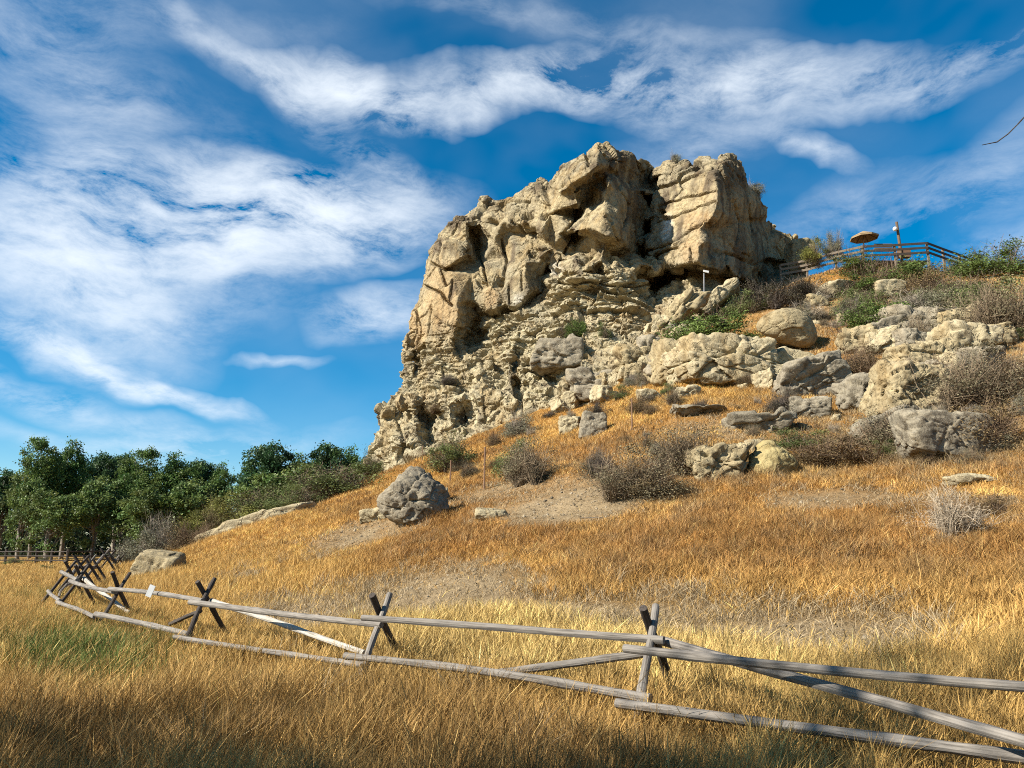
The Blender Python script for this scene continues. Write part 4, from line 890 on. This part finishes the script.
for (t1, b1, t2, b2, c) in BK:
    a = V(*t1, c - .16); b = ground_ext(a, V(*b1, c + .62)); fpole('cross_pole', a, b, .055, .06, 'raildark', .01)  # underside shade of this leaning pole put into its wood colour
    a = V(*t2, c + .16); b = ground_ext(a, V(*b2, c - .62)); fpole('cross_pole', a, b, .05, .058, 'rail' if c < 10 else 'raildark', .01)
RL = [((625, 648), 6.72, (1024, 683), 5.0, .052, .048), ((363, 617.5), 8.75, (664, 640), 7.12, .05, .056), ((190, 602), 12.1, (381, 625), 8.95, .058, .05), ((110, 589), 16.0, (203, 600.5), 12.3, .06, .052),
      ((70, 581), 19, (116, 592), 15.9, .065, .06), ((62, 572), 21.5, (78, 580), 18.6, .07, .07),
      ((617, 703), 6.45, (1024, 757), 4.9, .055, .052), ((345, 656), 8.45, (651, 699), 6.62, .048, .058), ((175, 637), 11.9, (368, 665.5), 8.5, .055, .048), ((95, 614), 15.1, (191, 635), 12.0, .062, .055),
      ((57, 602), 18.1, (95, 617), 15.3, .06, .06), ((48, 591), 20.8, (60, 601), 18.2, .065, .065)]
for i, (a, Ya, b, Yb, r0, r1) in enumerate(RL):
    A_ = V(*a, Ya); B_ = V(*b, Yb)
    if b[0] == 1024: B_ = A_ + (B_ - A_) * 1.28
    fpole('rail', A_, B_, r0, r1, 'rail', .035, .0)
for a, Ya, b, Yb, r0, r1, mt in [((660, 640), 7.3, (1024, 741), 4.75, .06, .05, 'rail'), ((492, 673), 7.7, (646, 653), 7.3, .045, .055, 'rail'), ((212, 601), 12.6, (365, 653), 9.3, .06, .05, 'railpale'),
                             ((82, 577), 19.2, (130, 613), 16.6, .065, .06, 'railpale'), ((170, 624), 14.2, (200, 611), 12.7, .05, .05, 'raildark')]:
    A_ = V(*a, Ya); B_ = V(*b, Yb)
    if b[0] == 1024: B_ = A_ + (B_ - A_) * 1.25
    fpole('brace', A_, B_, r0, r1, mt, .035 if (B_ - A_).length > 3 else .005)
# fence running back from the corner towards the trees
prevc = None
path = [(80, 578, 23.5), (88, 576, 26.5), (96, 574, 30), (103, 571, 34), (109, 569, 38.5), (114, 567, 43.5), (119, 565.5, 49), (124, 564, 55), (129, 562.5, 62), (133, 561.5, 69)]
def gpt(px, Y):
    P = PT(px, 570, Y); return Vector((P[0], P[1], float(H(P[0], P[1]))))
for i, (px, _, Y) in enumerate(path):
    c = gpt(px, Y); w = Vector((.62, .25, 0))
    fpole('cross_pole', c + w * .3 * -1 + Vector((0, 0, 1.22)), c + w - Vector((0, 0, .05)), .06, .065, 'raildark', .01, n=7)
    fpole('cross_pole', c + w * .3 + Vector((0, 0, 1.22)), c - w - Vector((0, 0, .05)), .055, .06, 'rail' if i % 2 else 'raildark', .01, n=7)
    if prevc is None: prevc = V(72, 597, 21.5); prevc.z = 0
    e = (c - prevc).normalized() * .25
    for hz, sd_ in ((.85, -.1), (.35, -.45), (.12, .3)):
        fpole('rail', prevc - e + Vector((w.x * sd_, w.y * sd_, hz)), c + e + Vector((w.x * sd_, w.y * sd_, hz + .05)), .055, .05, 'rail', .03, n=7)
    prevc = c
mb = MB(); c = V(150.5, 591, 13.75) - rf.location
mb.box(c, (.10, .02, .20), Matrix.Rotation(R(20), 3, 'Y')); mb.build('tag_board', M['white'], rf)
tag(rf, 'weathered grey jackleg pole fence with crossed posts zigzagging across the foreground grass', 'fence')
# far fence
ff = empty('post_and_rail_fence', tuple(V(35, 560, 82)[:2]) + (0,))
def fpole2(nm, a, b, r, mat='raildark'):
    mb = MB(); mb.pole(Vector(a) - ff.location, Vector(b) - ff.location, r, r, 7, 3, 0, .05); return mb.build(nm, M[mat], ff)
pp_ = [gpt(x, Y) for x, Y in ((-60, 84), (-28, 84), (4, 83), (35, 82), (50, 81), (66, 80), (90, 84), (112, 88), (132, 92))]
for p in pp_: fpole2('post', p - Vector((0, 0, .2)), p + Vector((0, 0, 1.5)), .12)
for a, b in zip(pp_, pp_[1:]):
    for hz in (1.25, .8, .38): fpole2('rail', a + Vector((0, -.1, hz)), b + Vector((0, -.1, hz)), .06)
tag(ff, 'distant dark post and rail fence crossing the meadow in front of the trees', 'fence')

# ================================================================== OVERLOOK DECK, RAILING, SUNSHADE, LAMP POST
DK = 64.0
posts = [(780, 265, 276), (806, 260.5, 273), (835, 252.5, 271), (862, 246.5, 266), (894, 245, 262), (926.5, 243, 263), (942.5, 249, 266), (959, 255, 268), (973, 260.5, 270)]
dk = empty('overlook_railing', tuple(V(890, 262, DK)))
def loc(v): return Vector(v) - dk.location
def dY(px): return float(np.interp(px, [780, 835, 870, 926, 973], [66.5, 65, DK, DK, 69]))
tp = [V(p[0], p[1], dY(p[0])) for p in posts]; bt = [V(p[0], p[2], dY(p[0])) for p in posts]
for a, b in zip(tp, bt):
    g = float(H(b.x, b.y)); b = Vector((a.x, a.y, min(b.z, g) - .2)); mb = MB(); mb.beam(loc(a), loc(b), .17, .17); mb.build('post', M['decklight'], dk)
for i, (a, b) in enumerate(zip(tp, tp[1:])):
    for k, hz in enumerate((-.06, -.48, -.92)):
        mb = MB(); mb.beam(loc(a) + Vector((0, -.12, hz)), loc(b) + Vector((0, -.12, hz)), .07, .2); mb.build('rail', M['decklight'] if i < 3 else M['raildark'], dk)
mb = MB(); a, b = V(866, 262, DK + .3), V(927, 262, DK + .3); mb.box(loc((a + b) / 2) + Vector((0, 1.5, 0)), ((b - a).length, 3.0, .3)); mb.build('deck', M['deck'], dk)
mb = MB(); a, b = V(874, 244.5, DK + .5), V(892, 244.5, DK + .5)
for k in range(4): mb.beam(loc(a) - Vector((0, 0, .2 * k)), loc(b) - Vector((0, 0, .2 * k)), .04, .15)
mb.build('slat_panel', M['deck'], dk)
tag(dk, 'timber railing of the lookout deck on the hilltop right of the bluff', 'railing')
# sunshade
um = empty('sunshade', tuple(V(864, 262, DK + 1.0)))
ap = V(863, 231, DK + 1.0) - um.location; s = DK / FPX * 1.08
mb = MB(); mb.pole((0, 0, 0), ap + Vector((0, 0, -.05)), .05, .045, 8, 4, 0, 0); mb.build('pole', M['deck'], um)
Rr = 14.2 * s; rim = []; tl = Matrix.Rotation(R(-3), 3, 'Y') @ Matrix.Rotation(R(-4), 3, 'X')
mb = MB(); vv = [ap]; 
for k in range(8):
    an = 2 * pi * k / 8 + .2; vv.append(ap + tl @ Vector((Rr * cos(an), Rr * .8 * sin(an), -.62)))
inn = [p + Vector((0, 0, -.03)) for p in vv]
mb.add(vv + inn, [(0, k, k % 8 + 1) for k in range(1, 9)] + [(9, 9 + k % 8 + 1, 9 + k) for k in range(1, 9)] + [(k, 9 + k, 9 + k % 8 + 1, k % 8 + 1) for k in range(1, 9)]); mb.build('canopy', M['canvas'], um)
mb = MB()
for k in range(8):
    a, b = vv[k + 1], vv[(k + 1) % 8 + 1]; mb.add([a, b, b + Vector((0, 0, -.14)), a + Vector((0, 0, -.14))], [(0, 1, 2, 3)])
mb.build('valance', M['canvas'], um)
for k in range(8):
    mb = MB(); mb.beam(inn[0] + Vector((0, 0, -.05)), inn[k + 1] + Vector((0, 0, -.03)), .035, .035); mb.build('rib', M['deck'], um)
tag(um, 'tan patio umbrella standing on the hilltop deck', 'umbrella')
# lamp post
lp = empty('lamp_post', tuple(V(901.5, 256, DK + .6)))
mb = MB(); tpv = V(896.5, 222, DK + .6) - lp.location; mb.pole((0, 0, -.6), tpv, .13, .11, 10, 6, 0, .02); mb.build('pole', M['deck'], lp)
mb = MB(); q_ = V(895, 229, DK + .35) - lp.location; mb.beam(q_ + Vector((.25, .2, .15)), q_ + Vector((0, 0, .1)), .04, .04); mb.build('bracket', M['metal'], lp)
bm = bmesh.new(); bmesh.ops.create_uvsphere(bm, u_segments=14, v_segments=8, radius=.19); 
for v_ in bm.verts: v_.co = Vector((v_.co.x, v_.co.y, v_.co.z * 1.1)) + q_
me = bpy.data.meshes.new('lamp_globe'); bm.to_mesh(me); bm.free(); link('lamp_globe', me, M['white'], lp)
mb = MB(); mb.box(V(904, 254, DK + .8) - lp.location, (1.0, .5, .7)); mb.build('base_box', M['rust'], lp)
tag(lp, 'brown wooden pole with a white dome fixture beside the umbrella on the hilltop', 'lamp post')
# thin post at bluff base
tpst = empty('marker_post', tuple(V(704, 300, 57.5)))
mb = MB(); mb.pole((0, 0, -.3), V(704, 273, 57.5) - tpst.location, .05, .045, 8, 4, 0, 0); mb.build('pole', M['metal'], tpst)
mb = MB(); mb.box(V(706, 271.5, 57.4) - tpst.location, (.42, .1, .16), Matrix.Rotation(R(12), 3, 'Y')); mb.build('marker_plate', M['white'], tpst)
tag(tpst, 'thin grey metal post with a small white top standing at the bluff base', 'post')
for px, b_, t_, lab in [(422, 462, 446, 'leftmost thin rusty stake above the big lone boulder'), (450, 484, 460, 'thin rusty stake right of the big lone boulder'), (484, 490, 447, 'tallest thin rusty stake on the orange slope'), (400, 500, 478, None), (632, 430, 398, 'thin stake standing in the orange grass mid slope')]:
    if not lab: continue
    Y = hit(px, b_); mb = MB(); a = V(px, b_, Y); b = V(px, t_, Y); L_ = (b - a).length
    mb.pole((0, 0, -.2), (0.03, 0, L_), .035, .03, 6, 3, 0, 0); o = mb.build('metal_stake', M['rust']); o.location = a
    tag(o, lab, 'stake', 'thin metal stakes on the slope')
# fallen sticks
random.seed(3)
for px, py, L_, an, lab in [(845, 651, .95, -4, 'bleached fallen stick lying on the bare patch at right'), (738, 637, .6, -12, 'grey fallen stick on the bare strip above the middle fence buck'), (855, 655, .4, -35, 'short twig crossing the bleached fallen stick'), (598, 520, .9, 5, 'pale stick lying on the bare soil mid slope')]:
    Y = hit(px, py); a = V(px, py, Y); mb = MB(); d = Vector((cos(R(an)), sin(R(an)) * .6, 0)) * L_ / 2
    mb.pole(-d, d + Vector((0, 0, .02)), .014, .007, 7, 7, .015, .1); o = mb.build('fallen_stick', M['rail']); o.location = a + Vector((0, 0, .05))
    o.rotation_euler.y = -.0; tag(o, lab, 'stick', 'fallen sticks')

# ================================================================== GRASS
def blades():
    out_v = []; out_f = []; out_c = []; base_ = 0; r = np.random.default_rng(21)
    bands = [(2.6, 5.0, 4200, .42, .0028, 3), (5.0, 8, 3200, .40, .0038, 3), (8, 12, 1900, .36, .0055, 3), (12, 18, 1000, .33, .009, 2), (18, 27, 560, .34, .011, 2), (27, 40, 330, .32, .016, 2), (40, 56, 170, .31, .024, 2), (56, 74, 60, .34, .036, 2), (74, 110, 10, .36, .075, 2)]
    for (y0, y1, dens, hh, ww, seg) in bands:
        xm = y1 * .76; area = 2 * xm * (y1 - y0); n = int(area * dens)
        x = r.uniform(-xm, xm, n); y = r.uniform(y0, y1, n); k = np.abs(x) < y * .74 + .5; x, y = x[k], y[k]
        if y0 >= 74: k = x < -12; x, y = x[k], y[k]
        z = H(x, y); px, py = proj(np.stack([x, y, z], -1)); k = (px > -40) & (px < 1064) & (py < 900)
        x, y, z, px, py = [q[k] for q in (x, y, z, px, py)]
        n1 = fbm(p2(x, y, .45), 3, 2); n2 = fbm(p2(x, y, 2.4), 2, 8); n4 = fbm(p2(x, y, .12), 3, 77)
        b = np.clip(bare(px, py) * 1.9 + .7 * n2 + .4 * n1 - .3, 0, 1); u = r.random(len(x)); k = u > b * .82
        k &= r.random(len(x)) > sst(.0, .5, n2) * .55 * sst(.3, 1.5, z)
        x, y, z, px, py, n1, n2, n4, b = [q[k] for q in (x, y, z, px, py, n1, n2, n4, b)]; n = len(x)
        hill = sst(.35, 1.5, z)
        clump = np.clip(1 + .7 * n2 + .35 * n1, .35, 1.9)
        f1g, _, hg, _ = voro(p2(x, y, 1.9), 5); tuft = .65 + .8 * _T[hg, 0] * (1 - f1g)
        hgt = hh * r.uniform(.5, 1.3, n) * clump * (1 - .15 * hill) * (1 - .55 * b) * (tuft * hill + (1 - hill))
        hgt *= 1 - .35 * (y0 >= 50)
        hgt = hgt * (1 - .5 * np.exp(-(((px - 1015) / 80) ** 2 + ((py - 800) / 60) ** 2)))
        ang = r.uniform(0, 2 * pi, n); lean = r.uniform(.08, .75, n) * (1 + .8 * hill) * (1 + 1.6 * b); wind = .10
        lx = np.cos(ang) * lean + wind; ly = np.sin(ang) * lean
        # colours
        gold = np.array([.66, .39, .11]); pale = np.array([.80, .57, .21]); orange = np.array([.52, .28, .075]); brown = np.array([.34, .17, .055]); olive = np.array([.26, .19, .06]); green = np.array([.10, .15, .03])
        def gz(cx, cy, a, bb, p=1.0): return np.exp(-(((px - cx) / a) ** 2 + ((py - cy) / bb) ** 2) ** p)
        wp = np.clip(gz(540, 655, 190, 40) * 1.5 + gz(780, 700, 160, 40) * .5 + .25, 0, 1) * (1 - hill)
        C_ = gold * (1 - wp[:, None]) + pale * wp[:, None]
        ho = hill[:, None]; wo_ = np.clip(.48 + 1.3 * n4 + 1.1 * n1 + 1.1 * gz(480, 555, 170, 50) + .75 * gz(800, 530, 300, 45) + .8 * gz(930, 640, 160, 80) - 1.0 * gz(230, 560, 130, 45) - .8 * gz(640, 400, 180, 45), 0, 1)[:, None]
        bright = np.array([.74, .44, .125]); upr = np.clip(1.5 * gz(940, 330, 150, 75) + .8 * gz(800, 300, 70, 30) + .9 * gz(900, 440, 170, 40) + .5 * gz(640, 480, 120, 40) + 1.2 * n2 * hill, 0, 1)[:, None] * .9
        C_ = C_ * (1 - ho) + (bright * (1 - wo_) + (orange * .45 + brown * .55) * wo_) * ho
        C_ = C_ * (1 - upr * ho) + np.array([.36, .28, .165]) * upr * ho
        # weedy green-brown lower foreground, plus dark tree shade put into the grass colour
        og = np.clip(sst(680, 780, py) * (.4 + 1.1 * n1) * (1 - hill) + gz(300, 690, 260, 40) * .25, 0, .8)[:, None]
        C_ = C_ * (1 - og) + (olive * .35 + brown * .65) * og
        gg = np.clip(gz(72, 668, 78, 34) * 1.25 + .3 * gz(40, 600, 60, 8) + .2 * n1 * gz(75, 672, 130, 50), 0, 1) * .8
        gsel = (r.random(n) < gg)[:, None]; C_ = np.where(gsel, green * 1.1, C_)
        ro = r.random(n); C_ = np.where((ro < .12)[:, None], C_ * .62, C_); C_ = np.where((ro > .90)[:, None], C_ * .5 + pale * .55, C_)
        C_ = C_ * (.82 + .36 * _T[hg, 1])[:, None] * (1 + .24 * r.normal(size=(n, 1))) * (1 - (.34 * n2 + .2 * n1) * (.4 + .6 * hill))[:, None]; dry = (b > .25)[:, None] * (r.random(n) < .8)[:, None]; C_ = np.where(dry, np.array([.44, .34, .20]) * r.uniform(.6, 1.4, (n, 1)), C_)
        C_ = np.clip(C_, .01, .95)
        fa = r.uniform(0, 2 * pi, n); sdx, sdy = np.cos(fa) * .5, np.sin(fa) * .5
        head = (r.random(n) < .35) if seg == 3 else np.zeros(n, bool)
        wv_ = ww * r.uniform(.6, 1.5, n)
        prof = {3: (1.0, .9, .75, 0), 2: (1.1, .8, 0)}[seg]; rings = []
        for k_ in range(seg + 1):
            t = k_ / seg; cx_ = x + lx * hgt * t ** 1.8; cy_ = y + ly * hgt * t ** 1.8; cz_ = z - .01 + hgt * np.maximum(t - .17 * lean * t * t, .12 * t)
            w_ = wv_ * prof[k_]
            if seg == 3 and k_ == 2: w_ = np.where(head, wv_ * 1.9, w_)
            if k_ < seg: rings += [np.stack([cx_ - sdx * w_, cy_ - sdy * w_, cz_], -1), np.stack([cx_ + sdx * w_, cy_ + sdy * w_, cz_], -1)]
            else: rings += [np.stack([cx_, cy_, cz_], -1)]
        vv_ = np.stack(rings, 1); mv = vv_.shape[1]; bidx = base_ + np.arange(n)[:, None] * mv
        fl = []
        for k_ in range(seg - 1): fl += [bidx + [2 * k_, 2 * k_ + 1, 2 * k_ + 3], bidx + [2 * k_, 2 * k_ + 3, 2 * k_ + 2]]
        k_ = seg - 1; fl += [bidx + [2 * k_, 2 * k_ + 1, 2 * k_ + 2]]
        out_f.append(np.concatenate(fl)); out_v.append(vv_.reshape(-1, 3)); out_c.append(np.repeat(C_, mv, 0)); base_ += n * mv
    return np.concatenate(out_v), np.concatenate(out_f), np.concatenate(out_c)
v, f, c = blades(); print('blades verts', len(v), 'tris', len(f))
me = bpy.data.meshes.new('dry_grass'); me.vertices.add(len(v)); me.vertices.foreach_set('co', v.astype(np.float32).ravel())
me.loops.add(f.size); me.loops.foreach_set('vertex_index', f.astype(np.int32).ravel()); me.polygons.add(len(f)); me.polygons.foreach_set('loop_start', np.arange(0, f.size, 3, dtype=np.int32))
me.update(calc_edges=False); setcol(me, c)
tag(link('dry_grass', me, M['grass']), 'tall dry golden and rusty grass covering meadow and hillside', 'grass', kind='stuff')

# ================================================================== TREE BESIDE THE CAMERA (casts the foreground shade; one twig reaches into view)
def shade_tree(loc_, h, w, seed, ncl, label):
    r = np.random.default_rng(seed); random.seed(seed); rt = empty('shade_tree', loc_); mb = MB(); mb.pole((0, 0, -.3), (.3, .2, h * .7), .35, .12, 10, 8, .3, .08)
    Ps = []; 
    for k in range(ncl):
        d = r.normal(size=3); d /= np.linalg.norm(d); p = np.array([d[0] * w, d[1] * w, h * .72 + d[2] * h * .26]) * [r.uniform(.3, 1)] * 1; p[2] = h * .72 + d[2] * h * .26
        if k < 14: mb.pole((0, 0, h * r.uniform(.3, .6)), p, .1, .03, 6, 5, .3, .05)
        Ps.append(r.normal(size=(140, 3)) * .45 + p)
    P = np.concatenate(Ps); v, f, c = cards(P, .16, np.tile([.08, .12, .035], (len(P), 1)), seed=seed, aspect=.8)
    link('crown', qmesh('crown', v, f, c), M['leaf'], rt); mb.build('trunk', M['bark'], rt, True); return tag(rt, label, 'tree')
shade_tree((-11.6, .6, 0), 9.5, 2.5, 5, 22, 'leafy tree outside the picture at left that shades the near grass')
shade_tree((-9.6, -.4, 0), 14, 2.3, 8, 20, 'taller leafy tree behind the camera at left shading the lower fence rails')
t2 = shade_tree((9.5, -5.0, .5), 9, 3.0, 6, 60, 'tree whose thin bare twig reaches into the blue sky at the upper right')
tw = MB(); a = V(1060, 105, 6.0); pts_ = [(1075, 95), (1026, 115), (1018, 124), (1008, 134), (997, 142), (982, 145)]
pv = [V(x, y, 6.0) - t2.location for x, y in pts_]
pv = [Vector((1.0, 2.0, 6.4))] + pv
for i, (a, b) in enumerate(zip(pv, pv[1:])): tw.pole(a, b, max(.006, .03 - .02 * i) if i < 2 else .005, .006 if i < 5 else .003, 6, 3, 0, 0)
tw.build('twig', M['raildark'], t2)
